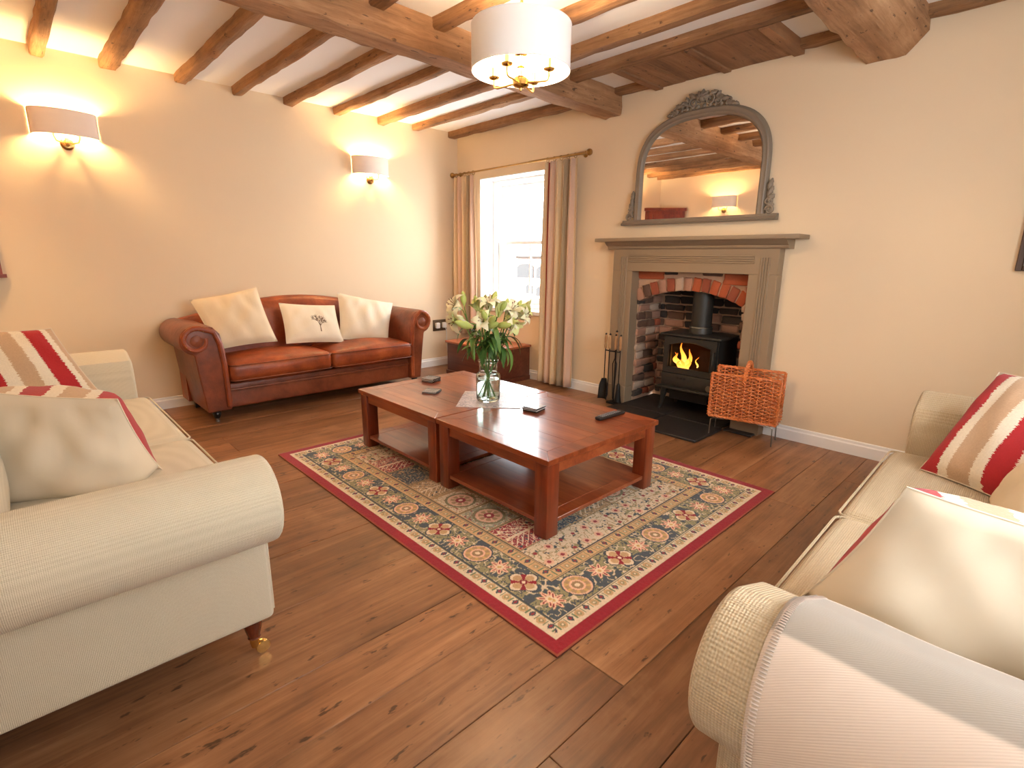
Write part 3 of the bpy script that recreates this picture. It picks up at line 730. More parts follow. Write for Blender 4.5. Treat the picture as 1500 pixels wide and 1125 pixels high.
def braid(name, p, q, r=.010):
    a, b = Vector(p), Vector(q); n = int((b-a).length/.012); mb = MB()
    dirv = (b-a).normalized(); s1 = dirv.orthogonal().normalized(); s2 = dirv.cross(s1)
    for ph in (0, 2*PI/3, 4*PI/3): mb.tube([a.lerp(b, k/n)+r*.6*(math.cos(k*.9+ph)*s1+math.sin(k*.9+ph)*s2) for k in range(n+1)], r*.62, 5)
    return mb.build(name, 'wicker', wb, 60)
for x, h in ((BX0, .335), (BX1, .365)):
    for p, q in (((x, BY0, BZ0+h), (x, BY1, BZ0+h)), ((x, BY0, BZ0), (x, BY1, BZ0)), ((x, BY0, BZ0), (x, BY0, BZ0+h)), ((x, BY1, BZ0), (x, BY1, BZ0+h))): braid('rim_braid', p, q)
for y in (BY0, BY1): braid('rim_braid', (BX0, y, BZ0+.09), (BX1, y, BZ0+.09))
hm = MB()
for ph in (0, PI*2/3, PI*4/3):
    pts = []
    for k in range(37):
        t = k/36; a = PI*t; cx = (BX0+BX1)/2; x = cx-((BX1-BX0)/2+.012)*math.cos(a); z = BZ0+.29+.03*t+.125*math.sin(a)
        pts.append((x+.006*math.cos(k*1.1+ph), .0+.011*math.cos(k*1.1+ph), z+.009*math.sin(k*1.1+ph)))
    hm.tube(pts, .0085, 6)
hm.build('handle', 'wicker', wb, 60)
for x, y in ((BX0, BY0+.02), (BX0, BY1-.02), (BX1, BY0+.02), (BX1, BY1-.02)):
    s_ = -1 if y < 0 else 1
    MB().tube([(x, y-s_*.10, BZ0-.014), (x, y-s_*.02, BZ0-.016), (x, y, BZ0-.03), (x, y+s_*.006, 0.003)], .0048, 7).build('leg', 'steel', wb)

# ---------------------------------------------------------------- curtains and rod
rod = thing('curtain_rod', 'antique brass curtain rod with ball finials over the sash window', 'curtain rod', (XR-.1, 4.39, 2.30), 0, None, True)
RX = XR-.09; RZ = 2.318
MB().tube([(RX, 3.36, RZ), (RX, 5.40, RZ)], .0095, 10).build('pole', 'brass', rod); MB().tube([(RX, 3.36, RZ), (RX, 4.1, RZ)], .0125, 10).build('pole_sleeve', 'brass', rod)
for y, s in ((3.36, -1), (5.36, 1)):
    MB().lathe([(.013, 0), (.017, .006), (.012, .014), (.012, .02), (.024, .03), (.031, .045), (.031, .055), (.024, .07), (.0, .078)] if s > 0 else [(.013, 0), (.017, -.006), (.012, -.014), (.012, -.02), (.024, -.03), (.031, -.045), (.031, -.055), (.024, -.07), (.0, -.078)], 16, (RX, y, RZ), 'Y').build('finial', 'brass', rod)
for y in (3.42, 5.34): MB().tube([(RX, y, RZ), (XR-.003, y, RZ-.0)], .008, 8).lathe([(.024, 0), (.024, -.008), (.012, -.014)], 14, (XR-.002, y, RZ), 'X').build('bracket', 'brass', rod)
def stripe_stops(seq):
    p = 0; out = []
    for w_, c in seq: out.append((p, c)); p += w_
    return out
CR, RD, TP, PK, OC = (238, 226, 206), (168, 58, 56), (168, 148, 120), (222, 188, 164), (228, 200, 160)
m_cur = stripes('striped_curtain_cloth', stripe_stops([(.10, OC), (.045, RD), (.035, CR), (.15, PK), (.04, CR), (.02, TP), (.14, OC), (.05, CR), (.14, TP), (.05, CR), (.14, PK), (.09, OC)]), .0006, 8, .1)
def curtain(name, label, y0, y1, z0, z1, folds, amp, parent=None, flip=False):
    c = thing(name, label, 'curtain', (XR-.09, (y0+y1)/2, z0), 0, 'striped curtains at the sash window', True)
    def fn(u, v):
        gather = 1-.12*v*(1-v)*2
        w = (y0+y1)/2+(y1-y0)*(u-.5)*(.96+.06*(1-v))
        ph = u*folds*2*PI
        d = amp*(math.sin(ph)*.8+.25*math.sin(ph*2+1.2+v))*(.55+.45*(1-v)) + .006*math.sin(5*v+u*9)
        return (XR-.095+d, w+.012*math.cos(ph)*(1-v), z0+(z1-z0)*v)
    mb = MB().grid(fn, folds*14, 24); mb.U = [((1-u if flip else u), v) for u, v in mb.U]
    o = mb.build('cloth', m_cur, c, 80, uv=True); s = o.modifiers.new('thick', 'SOLIDIFY'); s.thickness = .004
    n = 5
    for k in range(n):
        y = y0+(y1-y0)*(k+.5)/n
        MB().tube([(RX+.022*math.cos(a), y+.002, RZ-.008+.022*math.sin(a)) for a in [2*PI*q/16 for q in range(16)]], .0028, 6, True).build('curtain_ring', 'brass', c)
    return c
curtain('curtain', 'striped curtain in cream, red and taupe hanging on the fireplace side of the window', 3.43, 3.88, .03, 2.285, 5, .042, flip=True)
curtain('curtain', 'striped curtain hanging in the room corner beside the sash window', 4.97, 5.37, .42, 2.285, 5, .04, flip=True)

# ---------------------------------------------------------------- wall lights and pendant
def candle_bulb(name, c, parent, mat='bulb'):
    return MB().lathe([(.008, 0), (.012, .012), (.0165, .03), (.015, .048), (.008, .068), (.0, .08)], 12, c).build(name, mat, parent, 60)
def sconce(label, loc, rotz):
    """wall in local plane y=0, room towards -y"""
    s = thing('wall_light', label, 'wall light', loc, rotz, 'half-drum wall lights')
    W, D, H = .20, .135, .175
    def shell(r, nm, mat):
        mb = MB(); V = []; n = 24
        for zz in (0, H):
            for k in range(n+1):
                a = PI*k/n; V.append((math.cos(a)*W*r, -.012-math.sin(a)**.75*D*r, zz))
        return mb.add(V, [(k, k+1, n+2+k, n+1+k) for k in range(n)]).build(nm, mat, s, 60)
    o = shell(1.0, 'shade', 'shade_g'); m = shell(.985, 'shade_lining', 'shade_i')
    for x in (-W, W): MB().box(x-.003, x+.003, -.012, 0, 0, H).build('shade_edge', 'brass', o, 0)
    MB().lathe([(.0, -.020), (.030, -.018), (.042, -.008), (.044, 0)], 18, (0, 0, -.045), 'Y').build('wall_plate', 'brass', s)
    MB().lathe([(0, -.09), (.014, -.083), (.02, -.07), (.018, -.055), (.01, -.045), (.009, -.03)], 14, (0, -.05, .02)).tube([(0, 0, -.045), (0, -.05, -.045)], .010, 8).build('boss', 'brass', s)
    for q in (-1, 1):
        a = MB().tube([(0, -.05, -.03), (q*.03, -.055, -.045), (q*.065, -.06, -.035), (q*.075, -.06, -.005), (q*.075, -.06, .012)], .006, 8).build('arm', 'brass', s)
        MB().lathe([(.004, .008), (.021, .013), (.024, .02), (.018, .022), (.010, .024), (.010, .06)], 14, (q*.075, -.06, 0)).build('candle_cup', 'brass', a)
        candle_bulb('bulb', (q*.075, -.06, .06), s)
    return s
sconce('grey half-drum wall light above the long cream sofa end of the far wall', (.495, YF-.004, 2.20), 0)
sconce('grey half-drum wall light near the sash window above the leather sofa', (3.02, YF-.004, 2.20), 0)
sconce('grey half-drum wall light reflected in the overmantel mirror', (XL+.004, 4.20, 2.20), R(90))
pd = thing('pendant_light', 'white drum shade pendant with brass candle arms hanging between the beams', 'pendant light', (2.06, 2.115, 2.2))
PR, PZ0, PZ1 = .25, .07, .272
pz = .02
MB().lathe([(PR, PZ0), (PR, PZ1)], 48, cap=False).build('shade', 'shade_w', pd, 60)
MB().lathe([(PR-.003, PZ0), (PR-.003, PZ1)], 48, cap=False).build('shade_lining', 'shade_i', pd, 60)
for zz in (PZ0, PZ1): MB().tube([(math.cos(2*PI*k/48)*(PR-.001), math.sin(2*PI*k/48)*(PR-.001), zz) for k in range(48)], .003, 6, True).build('shade_rim', 'shade_w', pd)
for k in range(3):
    a = 2*PI*k/3+.4; MB().tube([(0, 0, PZ1-.02), (math.cos(a)*(PR-.002), math.sin(a)*(PR-.002), PZ1-.004)], .003, 6).build('spider_arm', 'brassb', pd)
MB().lathe([(0, -.022), (.006, -.018), (.010, -.006), (.03, -.002), (.042, .006), (.044, .034), (.036, .042), (.014, .05), (.012, .085), (.022, .09), (.012, .096), (.014, .14), (.034, .146), (.036, .152), (.016, .16), (.016, .205), (.008, .212), (.008, PZ1+.02)], 20).build('stem', 'brassb', pd)
for k in range(4):
    a = PI/2*k+.35; c, s_ = math.cos(a), math.sin(a); r = .155
    arm = MB().tube([(c*.035, s_*.035, .018), (c*(r-.02), s_*(r-.02), .010), (c*(r-.005), s_*(r-.005), .014), (c*r, s_*r, .028), (c*r, s_*r, .055)], .0055, 8).build('arm', 'brassb', pd)
    MB().lathe([(.006, .05), (.026, .056), (.03, .064), (.022, .066), (.012, .068), (.012, .11)], 14, (c*r, s_*r, 0)).build('candle_cup', 'brassb', arm)
    candle_bulb('bulb', (c*r, s_*r, .11), pd, 'bulb_p')
ch = MB(); nz = 8
for k in range(nz):
    z = PZ1+.03+k*.033; pts = [((.009*math.cos(q) if k % 2 else 0), (0 if k % 2 else .009*math.cos(q)), z+.021*math.sin(q)) for q in [2*PI*i/10 for i in range(10)]]
    ch.tube(pts, .0026, 5, True)
ch.build('chain', 'brassb', pd)
MB().lathe([(.0, .555), (.03, .562), (.055, .585), (.058, .599)], 20).build('ceiling_rose', 'brassb', pd)

# ---------------------------------------------------------------- rug
def rug():
    x0, x1, y0, y1 = 1.183, 3.135, .998, 3.586; step = .0042
    nx, ny = int((x1-x0)/step), int((y1-y0)/step)
    X, Y = np.meshgrid(np.linspace(x0, x1, nx+1), np.linspace(y0, y1, ny+1), indexing='ij')
    u, v = X-x0, Y-y0; W, L = x1-x0, y1-y0
    def col(c): return np.array(lin(c)[:3])
    def vn(a, b, s, seed=0):
        a, b = a*s, b*s; ia, ib = np.floor(a).astype(int), np.floor(b).astype(int); fa, fb = a-ia, b-ib
        def h(i, j): return ((np.sin(i*127.1+j*311.7+seed*74.7)*43758.5453) % 1)
        fa, fb = fa*fa*(3-2*fa), fb*fb*(3-2*fb)
        return (h(ia, ib)*(1-fa)+h(ia+1, ib)*fa)*(1-fb)+(h(ia, ib+1)*(1-fa)+h(ia+1, ib+1)*fa)*fb
    RED, CRM, TAN, NAVY, OLV, PNK, DRD, GRN, GRY, GLD = map(col, ((142, 16, 32), (224, 202, 170), (190, 152, 108), (62, 70, 76), (146, 136, 98), (228, 180, 150), (146, 44, 50), (106, 120, 86), (166, 164, 140), (200, 160, 100)))
    C = np.zeros(X.shape+(3,)); C[:] = CRM
    d = np.minimum(np.minimum(u, W-u), np.minimum(v, L-v))
    onx = np.minimum(u, W-u) <= np.minimum(v, L-v)                   # nearest edge is a long side
    t = np.where(onx, v-L/2, u-W/2)
    def put(m, c): C[m] = c
    def vine(a, b, s, c1, c2, base, mask, seed=0):
        n = np.abs(vn(a, b, s, seed)-.5); n2 = np.abs(vn(a, b, s*1.35, seed+3)-.5); n3 = vn(a, b, s*2.1, seed+9)
        put(mask, base); put(mask & (n < .045), c1); put(mask & (n2 < .05) & (n >= .045), c2); put(mask & (n3 > .80), DRD if seed % 2 else NAVY)
    # bands by distance from the edge
    B0, B1, B2, B3, B4, B5 = .058, .066, .122, .128, .30, .306
    B6, B7 = .366, .374
    m = d < B0; put(m, RED); put(d < .008, col((150, 74, 50)))
    put((d >= B0) & (d < B1), CRM*.9)
    def minor(lo, hi, ground, period, seed):
        m = (d >= lo) & (d < hi); put(m, ground); c = (d-(lo+hi)/2)/((hi-lo)/2); q = ((t/period) % 1)-.5; k = np.floor(t/period).astype(int)
        r = np.hypot(q*period, c*(hi-lo)/2)
        put(m & (r < .020) & (k % 2 == 0), TAN); put(m & (r < .011) & (k % 2 == 0), OLV); put(m & (r < .005) & (k % 2 == 0), CRM)
        hrt = np.abs(q*period)+np.abs(c*.02-.002); put(m & (hrt < .015) & (k % 2 == 1), NAVY); put(m & (hrt < .007) & (k % 2 == 1), DRD)
        put(m & (np.abs(np.abs(c)-.88) < .05), OLV*.6)
        put(m & (np.abs(np.abs(q)-.5) < .06) & (np.abs(c) < .6), GRN)
    minor(B1, B2, CRM*.9, .048, 1)
    put((d >= B2) & (d < B3), NAVY*.9)
    # main border with medallions and flowers
    mb_ = (d >= B3) & (d < B4); vine(X, Y, 40, CRM*.85, NAVY, OLV*.95, mb_, 2)
    patch = vn(X, Y, 14, 5); put(mb_ & (patch > .66) & (np.abs(vn(X, Y, 40, 2)-.5) > .07), NAVY*1.2)
    P = .152; k = np.floor(t/P+.5).astype(int); q = (t/P+.5) % 1-.5; c = (d-(B3+B4)/2); r = np.hypot(q*P, c); th = np.arctan2(c, q*P)
    typ = k % 4
    f8 = np.abs(np.cos(4*th)); f5 = np.abs(np.cos(3*th))
    mm = mb_ & (typ == 0); put(mm & (r < .073), NAVY); put(mm & (r < .066), PNK*.95); put(mm & (r < .058), TAN*.8); put(mm & (r < .058) & (f8 > .8), GLD); put(mm & (r < .036), PNK); put(mm & (r < .026), TAN*.6); put(mm & (r < .012), CRM)
    for ty in (1, 3):
        mm = mb_ & (typ == ty); lim = .042+.014*np.cos(8*th); put(mm & (r < lim+.007), OLV*.6); put(mm & (r < lim), PNK); put(mm & (r < lim*.8) & (np.abs(np.sin(4*th)) < .35), RED*.9); put(mm & (r < .02), CRM); put(mm & (r < .009), GLD)
    mm = mb_ & (typ == 2); lim = .042+.030*np.abs(np.cos(2*th))**1.2; put(mm & (r < lim+.008), NAVY*.8); put(mm & (r < lim), CRM*.95); put(mm & (r < lim*.8) & (np.abs(np.cos(2*th)) > .55), TAN); put(mm & (r < .055) & (np.abs(np.sin(2*th)) > .88), RED); put(mm & (r < .018), RED*.8); put(mm & (r < .009), CRM)
    put((d >= B4) & (d < B5), NAVY*.8)
    minor(B5, B6, TAN*1.15, .056, 2)
    put((d >= B6) & (d < B7), NAVY*.7)
    # wide tan scroll band
    dx_, dy_ = np.minimum(u, W-u), np.minimum(v, L-v); FX_, FY_ = B7, .56; inf = (dx_ >= FX_) & (dy_ >= FY_)
    m = (d >= B7) & ~inf; vine(X, Y, 34, OLV, TAN*.8, CRM*.9, m, 4); rr = np.hypot(((X*11) % 1)-.5, ((Y*11) % 1)-.5); put(m & (rr < .26) & (vn(np.floor(X*11)+.5, np.floor(Y*11)+.5, 1.0, 7) > .45), PNK*.9); put(m & (rr < .12), DRD)
    # field of panels
    m = inf; fw, fl = W-2*FX_, L-2*FY_; npx, npy = 5, 6
    a, b = (u-FX_)/fw*npx, (v-FY_)/fl*npy; ia, ib = np.floor(a).astype(int), np.floor(b).astype(int); pa, pb = (a-ia-.5), (b-ib-.5)
    ty = (ia*2+ib*3) % 5; rr = np.hypot(pa, pb); th = np.arctan2(pb, pa)
    grounds = [DRD*1.05, CRM*.85, NAVY*1.2, GRY*.8, TAN*.85]; accents = [(CRM*.95, PNK), (TAN*.7, OLV), (TAN, GRY), (CRM, OLV), (CRM*.95, OLV*.7)]
    for q_ in range(5):
        mq = m & (ty == q_); vine(X, Y, 52 if q_ != 1 else 40, accents[q_][0], accents[q_][1], grounds[q_], mq, 10+q_)
        if q_ in (1, 3):
            put(mq & (np.abs(rr-.34) < .03), OLV*.7); put(mq & (rr < .30), PNK*.85); put(mq & (rr < .24) & (np.abs(np.cos(4*th)) > .5), TAN*.7); put(mq & (rr < .12), DRD); put(mq & (rr < .05), CRM)
        if q_ in (0, 4):
            tree = (np.abs(pb) < .03) & (np.abs(pa) < .42); br = (np.abs(((np.abs(pb)+pa*.9)*7) % 1-.5) < .10) & (np.abs(pb) < .36); put(mq & (tree | br), CRM)
    e = np.maximum(np.abs(pa), np.abs(pb)); put(m & (e > .462), TAN); put(m & (e > .485), OLV*.5)
    # thread-level mottling of the dyes
    C *= (0.86+.24*vn(X, Y, 190, 21)+.10*vn(X, Y, 5, 22))[..., None]
    C = np.clip(C, 0, 1)
    z = .010+.0012*(vn(X, Y, 160, 30)-.5)
    z[d < .004] = .006
    n = (nx+1)*(ny+1); Vt = np.stack([X, Y, z], -1).reshape(-1, 3)
    idx = np.arange(n).reshape(nx+1, ny+1)
    Q = np.stack([idx[:-1, :-1], idx[1:, :-1], idx[1:, 1:], idx[:-1, 1:]], -1).reshape(-1, 4)
    me = bpy.data.meshes.new('pile'); me.vertices.add(n); me.vertices.foreach_set('co', (Vt-np.array([2.16, 2.29, 0])).ravel())
    me.loops.add(Q.size); me.loops.foreach_set('vertex_index', Q.ravel()); me.polygons.add(len(Q))
    me.polygons.foreach_set('loop_start', np.arange(0, Q.size, 4)); me.polygons.foreach_set('loop_total', np.full(len(Q), 4)); me.update(); me.validate()
    at_ = me.color_attributes.new('dye', 'FLOAT_COLOR', 'POINT'); at_.data.foreach_set('color', np.concatenate([C.reshape(-1, 3), np.ones((n, 1))], 1).ravel())
    t_ = NT('rug_wool'); ca = t_.n('VertexColor'); ca.layer_name = 'dye'; t_.base(ca.outputs[0]); t_.set(Roughness=.95, Sheen_Weight=.1)
    vv = t_.coord((1, 1, 1), 'Object', False); t_.bump(t_.noise(vv, 420, 2), .5, .003); me.materials.append(t_.m)
    rg = thing('patterned_rug', 'oriental patterned rug with red edge band under the coffee tables', 'rug', (2.16, 2.29, 0))
    o = bpy.data.objects.new('pile', me); COL.objects.link(o); o.parent = rg
    box('backing', x0-2.16, x1-2.16, y0-2.29, y1-2.29, .0005, .0065, plain('rug_backing', (120, 60, 44), .95), rg)
rug()

# ---------------------------------------------------------------- coffee tables
def coffee_table(label, x0, x1, y0, y1, H, zb):
    c = thing('coffee_table', label, 'coffee table', ((x0+x1)/2, (y0+y1)/2, zb), 0, 'square coffee tables pushed together', True)
    tk = .028; e = .012; lw = .085; zt = H-tk
    # top: mitred frame round boards
    fw = .095
    corners = [(x0, y0), (x1, y0), (x1, y1), (x0, y1)]; inner = [(x0+fw, y0+fw), (x1-fw, y0+fw), (x1-fw, y1-fw), (x0+fw, y1-fw)]
    for k in range(4):
        a, b, ci, di = corners[k], corners[(k+1) % 4], inner[(k+1) % 4], inner[k]; s = .0006
        o = MB().prism([(a[0], a[1]), (b[0], b[1]), (ci[0], ci[1]), (di[0], di[1])], 'Z', zt, H).build('top_rail', 'table', c, 0); bevel_mesh(o, .0018, 1)
    nb = 4
    for k in range(nb):
        a = x0+fw+(x1-x0-2*fw)*k/nb; b = x0+fw+(x1-x0-2*fw)*(k+1)/nb
        box('top_board', a, b, y0+fw, y1-fw, zt, H-.0004, 'table', c, .0012, 1)
    L = [(x0+e, y0+e), (x1-e-lw, y0+e), (x0+e, y1-e-lw), (x1-e-lw, y1-e-lw)]
    for lx, ly in L: box('leg', lx, lx+lw, ly, ly+lw, zb, zt, 'tablez', c, .005, 2)
    ap0, ap1 = zt-.062, zt
    box('apron', x0+e+.012, x0+e+.034, y0+e+lw, y1-e-lw, ap0, ap1, 'table', c, .002, 1); box('apron', x1-e-.034, x1-e-.012, y0+e+lw, y1-e-lw, ap0, ap1, 'table', c, .002, 1)
    box('apron', x0+e+lw, x1-e-lw, y0+e+.012, y0+e+.034, ap0, ap1, 'table', c, .002, 1); box('apron', x0+e+lw, x1-e-lw, y1-e-.034, y1-e-.012, ap0, ap1, 'table', c, .002, 1)
    V = [(x0+e+.012, y0+e+lw+.002), (x0+e+lw+.002, y0+e+lw+.002), (x0+e+lw+.002, y0+e+.012)]
    out = [(x0+e+.01, y0+e+lw), (x0+e+lw, y0+e+lw), (x0+e+lw, y0+e+.01), (x1-e-lw, y0+e+.01), (x1-e-lw, y0+e+lw), (x1-e-.01, y0+e+lw), (x1-e-.01, y1-e-lw), (x1-e-lw, y1-e-lw), (x1-e-lw, y1-e-.01), (x0+e+lw, y1-e-.01), (x0+e+lw, y1-e-lw), (x0+e+.01, y1-e-lw)]
    box('shelf', x0+e+.01, x1-e-.01, y0+e+lw, y1-e-lw, zb+.065, zb+.087, 'table', c, .002, 1)
    box('shelf_end', x0+e+lw, x1-e-lw, y0+e+.01, y0+e+lw, zb+.065, zb+.087, 'table', c, .002, 1); box('shelf_end', x0+e+lw, x1-e-lw, y1-e-lw, y1-e-.01, zb+.065, zb+.087, 'table', c, .002, 1)
    return c
TZ = .43
coffee_table('square red-brown wooden coffee table carrying the remote control', 1.70, 2.66, 1.53, 2.425, TZ, .0105)
coffee_table('square red-brown wooden coffee table nearer the leather sofa with striped coasters', 1.70, 2.66, 2.435, 3.375, TZ, .0105)

# placemat, coasters, remote
t_ = NT('printed_placemat'); v_ = t_.coord((1, 1, 1), 'Object', False); n1 = t_.noise(v_, 26, 4, .6, 1.0); n2 = t_.noise(v_, 9, 3)
c_ = t_.ramp(n1, [(.44, lin((226, 206, 198))), (.5, lin((206, 190, 186))), (.53, lin((118, 110, 116))), (.57, lin((222, 206, 200)))])
t_.base(t_.mix(t_.ramp(n2, [(.5, (0, 0, 0, 1)), (.56, (.5, .5, .5, 1))]), c_, lin((198, 178, 172)))); t_.set(Roughness=.4)
pm = MB().prism([(-.20, -.205), (.20, -.205), (.20, .205), (-.20, .205)], 'Z', 0, .003).build('placemat', t_.m, None, 0)
pm.location = (2.225, 2.53, TZ); pm.rotation_euler = (0, 0, R(43)); tag(pm, 'pale printed placemat lying under the glass vase', 'placemat')
m_co = stripes('striped_coaster_top', stripe_stops([(.07, (220, 214, 208)), (.09, (40, 38, 38)), (.06, (220, 214, 208)), (.12, (60, 56, 54)), (.08, (226, 220, 214)), (.10, (44, 42, 42)), (.10, (214, 206, 200)), (.14, (50, 46, 46)), (.08, (220, 214, 208)), (.16, (70, 66, 64))]), .0, 1, 0)
m_cw = plain('glossy_coaster_top', (214, 210, 208), .12, var=.02)
def coaster(x, y, z, rz, mat, label, group):
    c = thing('coaster', label, 'coaster', (x, y, z), rz, group)
    V, F = rbox(.052, .052, .0022, .0015, 1, (0, 0, 0), 1); mesh('base', [(a, b, q+.0022) for a, b, q in V], F, 'plastic', c, 40)
    mb = MB().box(-.051, .051, -.051, .051, .0045, .0072); mb.U = [((v[0]+.051)/.102, (v[1]+.051)/.102) for v in mb.V]
    mb.build('printed_top', mat, c, 0, uv=True)
    return c
ORD = ['lowest', 'second from the bottom', 'second from the top', 'topmost']
for k in range(4): coaster(2.235+random.uniform(-.004, .004), 3.235, TZ+.0074*k, R(20+random.uniform(-5, 5)), m_co, 'striped black and white coaster, '+ORD[k]+' in the taller stack', 'coasters in the taller striped stack')
for k in range(2): coaster(2.045, 2.955, TZ+.0074*k, R(30+4*k), m_co, 'striped black and white coaster, '+('upper' if k else 'lower')+' of the stack of two', 'coasters in the low striped stack')
for k in range(4): coaster(2.255+random.uniform(-.006, .006), 2.165+random.uniform(-.005, .005), TZ+.0074*k, R(8+random.uniform(-12, 12)), m_cw, 'pale glossy coaster, '+ORD[k]+' in the stack beside the placemat', 'pale coasters stacked by the placemat')
rm = thing('remote_control', 'black television remote control with grey buttons on the coffee table', 'remote control', (2.50, 1.765, TZ), R(0))
rm.rotation_euler = (0, 0, R(-1))
V, F = rbox(.12, .024, .010, .008, 2, (0, 0, .001), 4); mesh('body', [(a, b*(1+.12*a/.12), c+.0105) for a, b, c in V], F, 'plastic', rm, 50)
for i in range(11):
    for j in range(3):
        MB().lathe([(.0048, .0205), (.0046, .0225), (0, .0228)], 8, (-.088+.0165*i, -.0135+.0135*j, 0)).build('button', 'red_b' if (i, j) == (10, 2) else 'rubber', rm)

# ---------------------------------------------------------------- vase and lilies
VX, VY = 2.185, 2.515; VZ = TZ+.0032
vase = thing('glass_vase', 'clear green-tinted glass jar vase on the placemat', 'vase', (VX, VY, VZ))
MB().lathe([(0, .004), (.060, .002), (.072, .006), (.077, .02), (.079, .06), (.079, .165), (.077, .178), (.068, .190), (.060, .196), (.058, .205), (.058, .255), (.061, .262), (.067, .266), (.067, .272), (.061, .275), (.0565, .272), (.0545, .262), (.0545, .205), (.058, .192), (.070, .180), (.074, .165), (.074, .06), (.072, .026), (.064, .017), (0, .015)], 36).build('glass', 'vglass', vase, 60)
MB().lathe([(0, .0165), (.063, .0185), (.0705, .027), (.0728, .06), (.0728, .150), (0, .150)], 30).build('water', 'water', vase, 60)
fwd = Vector((.6906, .7232, 0)); rgt = Vector((.7232, -.6906, 0)); UP = Vector((0, 0, 1))
def P3(r, z, d=0): return Vector((VX, VY, 0))+rgt*r+fwd*d+UP*z
def petal_mesh(L, Wd, curl, name='petal'):
    V = []; F = []; n, m = 8, 4
    for i in range(n+1):
        s = i/n; w_ = Wd*(math.sin(PI*min(1, .10+s*.9))**.8)*(1 if s < .97 else .3)
        ang = R(12)+curl*s**2.0
        x = L*(s*math.cos(ang*.55)); out_ = L*(.10*s+ .62*s*math.sin(ang*.55))
        for j in range(m+1):
            q = -1+2*j/m; V.append((out_+.25*w_*q*q*(-.35), w_*q, x))
    for i in range(n):
        for j in range(m): F.append((i*(m+1)+j, i*(m+1)+j+1, (i+1)*(m+1)+j+1, (i+1)*(m+1)+j))
    return V, F
PM = {}
for nm, mt, L_, W_, cu in (('open', 'petal', .118, .030, 1.9), ('trumpet', 'petal2', .115, .027, 1.0)):
    V, F = petal_mesh(L_, W_, cu); o = mesh('petal', V, F, mt, None, 80); PM[nm] = o.data; bpy.data.objects.remove(o)
def leaf_mesh(L, Wd, droop):
    V = []; F = []; n, m = 9, 2
    for i in range(n+1):
        s = i/n; w_ = Wd*math.sin(PI*(.04+.96*s))**.75; a = R(40)-droop*s
        for j in range(m+1):
            q = -1+j; V.append((L*s*math.cos(a*.6), w_*q, L*s*math.sin(a*.75)-.3*w_*(1-abs(q))))
    for i in range(n):
        for j in range(m): F.append((i*(m+1)+j, i*(m+1)+j+1, (i+1)*(m+1)+j+1, (i+1)*(m+1)+j))
    return V, F
LM = []
for L_, W_, dr, mt in ((.14, .016, 1.6, 'leaf'), (.13, .018, 2.0, 'leaf'), (.15, .014, 2.5, 'leaf2'), (.12, .016, .8, 'leaf2')):
    V, F = leaf_mesh(L_, W_, dr); o = mesh('leaf', V, F, mt, None, 80); LM.append(o.data); bpy.data.objects.remove(o)
def bud_mesh(L=.098):
    mb = MB(); prof = [(.002, 0), (.007, L*.1), (.016, L*.3), (.020, L*.5), (.017, L*.72), (.008, L*.92), (0, L)]
    return mb.lathe(prof, 9)
o = bud_mesh().build('bud', 'bud', None, 60); BUD = o.data; bpy.data.objects.remove(o)
def place(name, me, parent, loc, zdir, scale=1, roll=0):
    o = bpy.data.objects.new(name, me); COL.objects.link(o); o.parent = parent
    q = Vector(zdir).normalized().to_track_quat('Z', 'Y'); o.rotation_mode = 'QUATERNION'
    o.rotation_quaternion = q @ Matrix.Rotation(roll, 3, 'Z').to_quaternion(); o.location = loc; o.scale = (scale,)*3; return o
#         r     z     depth  flower type, direction (r,z,d), scale
STEMS = [
 (-.165, 1.045, -.02, [('open', (-.7, .55, -.45), 1.15), ('bud', (-.1, 1, .1), 1.0)]),
 (-.150, .965, -.10, [('open', (-.72, -.12, -.75), 1.2), ('trumpet', (-.95, .25, -.2), 1.0)]),
 (-.055, 1.03, .05, [('trumpet', (-.55, .8, -.1), 1.05), ('bud', (.25, 1, -.2), 1.0), ('bud', (-.3, .9, .3), .95)]),
 (.005, 1.055, -.02, [('open', (-.05, 1, -.35), 1.2), ('bud', (.35, .95, .2), 1.0)]),
 (.060, 1.025, -.05, [('trumpet', (.15, 1, .1), 1.1), ('bud', (.5, .8, -.3), .9), ('bud', (-.7, .35, -.6), 1.0)]),
 (.120, 1.015, .02, [('open', (.5, .75, -.45), 1.2), ('bud', (.15, 1, .1), .85)]),
 (.170, 1.02, .06, [('trumpet', (1, .12, -.1), 1.25), ('bud', (.55, .9, .3), .85)]),
 (.120, .96, -.10, [('trumpet', (.6, -.6, -.5), 1.25), ('open', (.85, .1, -.4), 1.05)]),
 (-.02, .965, -.13, [('open', (-.25, .35, -.9), 1.0), ('bud', (.5, .6, -.6), 1.0)]),
 (.185, .985, -.02, [('open', (.9, .2, -.35), 1.0), ('bud', (.6, .7, .1), .9)]),
 (-.055, .955, -.12, [('bud', (-.85, .35, -.5), 1.35), ('bud', (.8, .35, -.5), 1.1)]),
 (.015, .975, -.12, [('bud', (.85, .15, -.5), 1.2), ('bud', (-.3, .8, -.6), 1.0)]),
]
LB = ['lily stem with a wide open cream flower leaning towards the leather sofa', 'lily stem with a large open bloom drooping towards the leather sofa', 'lily stem with a pale trumpet flower and two upright buds', 'tallest lily stem with an open bloom at the top of the bouquet', 'lily stem with an upright lime trumpet and buds', 'lily stem with a cream bloom turned towards the window', 'lily stem with a trumpet flower pointing out towards the curtain', 'lily stem with a drooping trumpet on the fireplace side', 'lily stem with an open bloom facing out over the middle of the table', 'lily stem with an open bloom stretched towards the fireplace', 'lily stem bearing two long green buds low in the bouquet', 'lily stem bearing plump yellow-green buds in front of the bouquet']
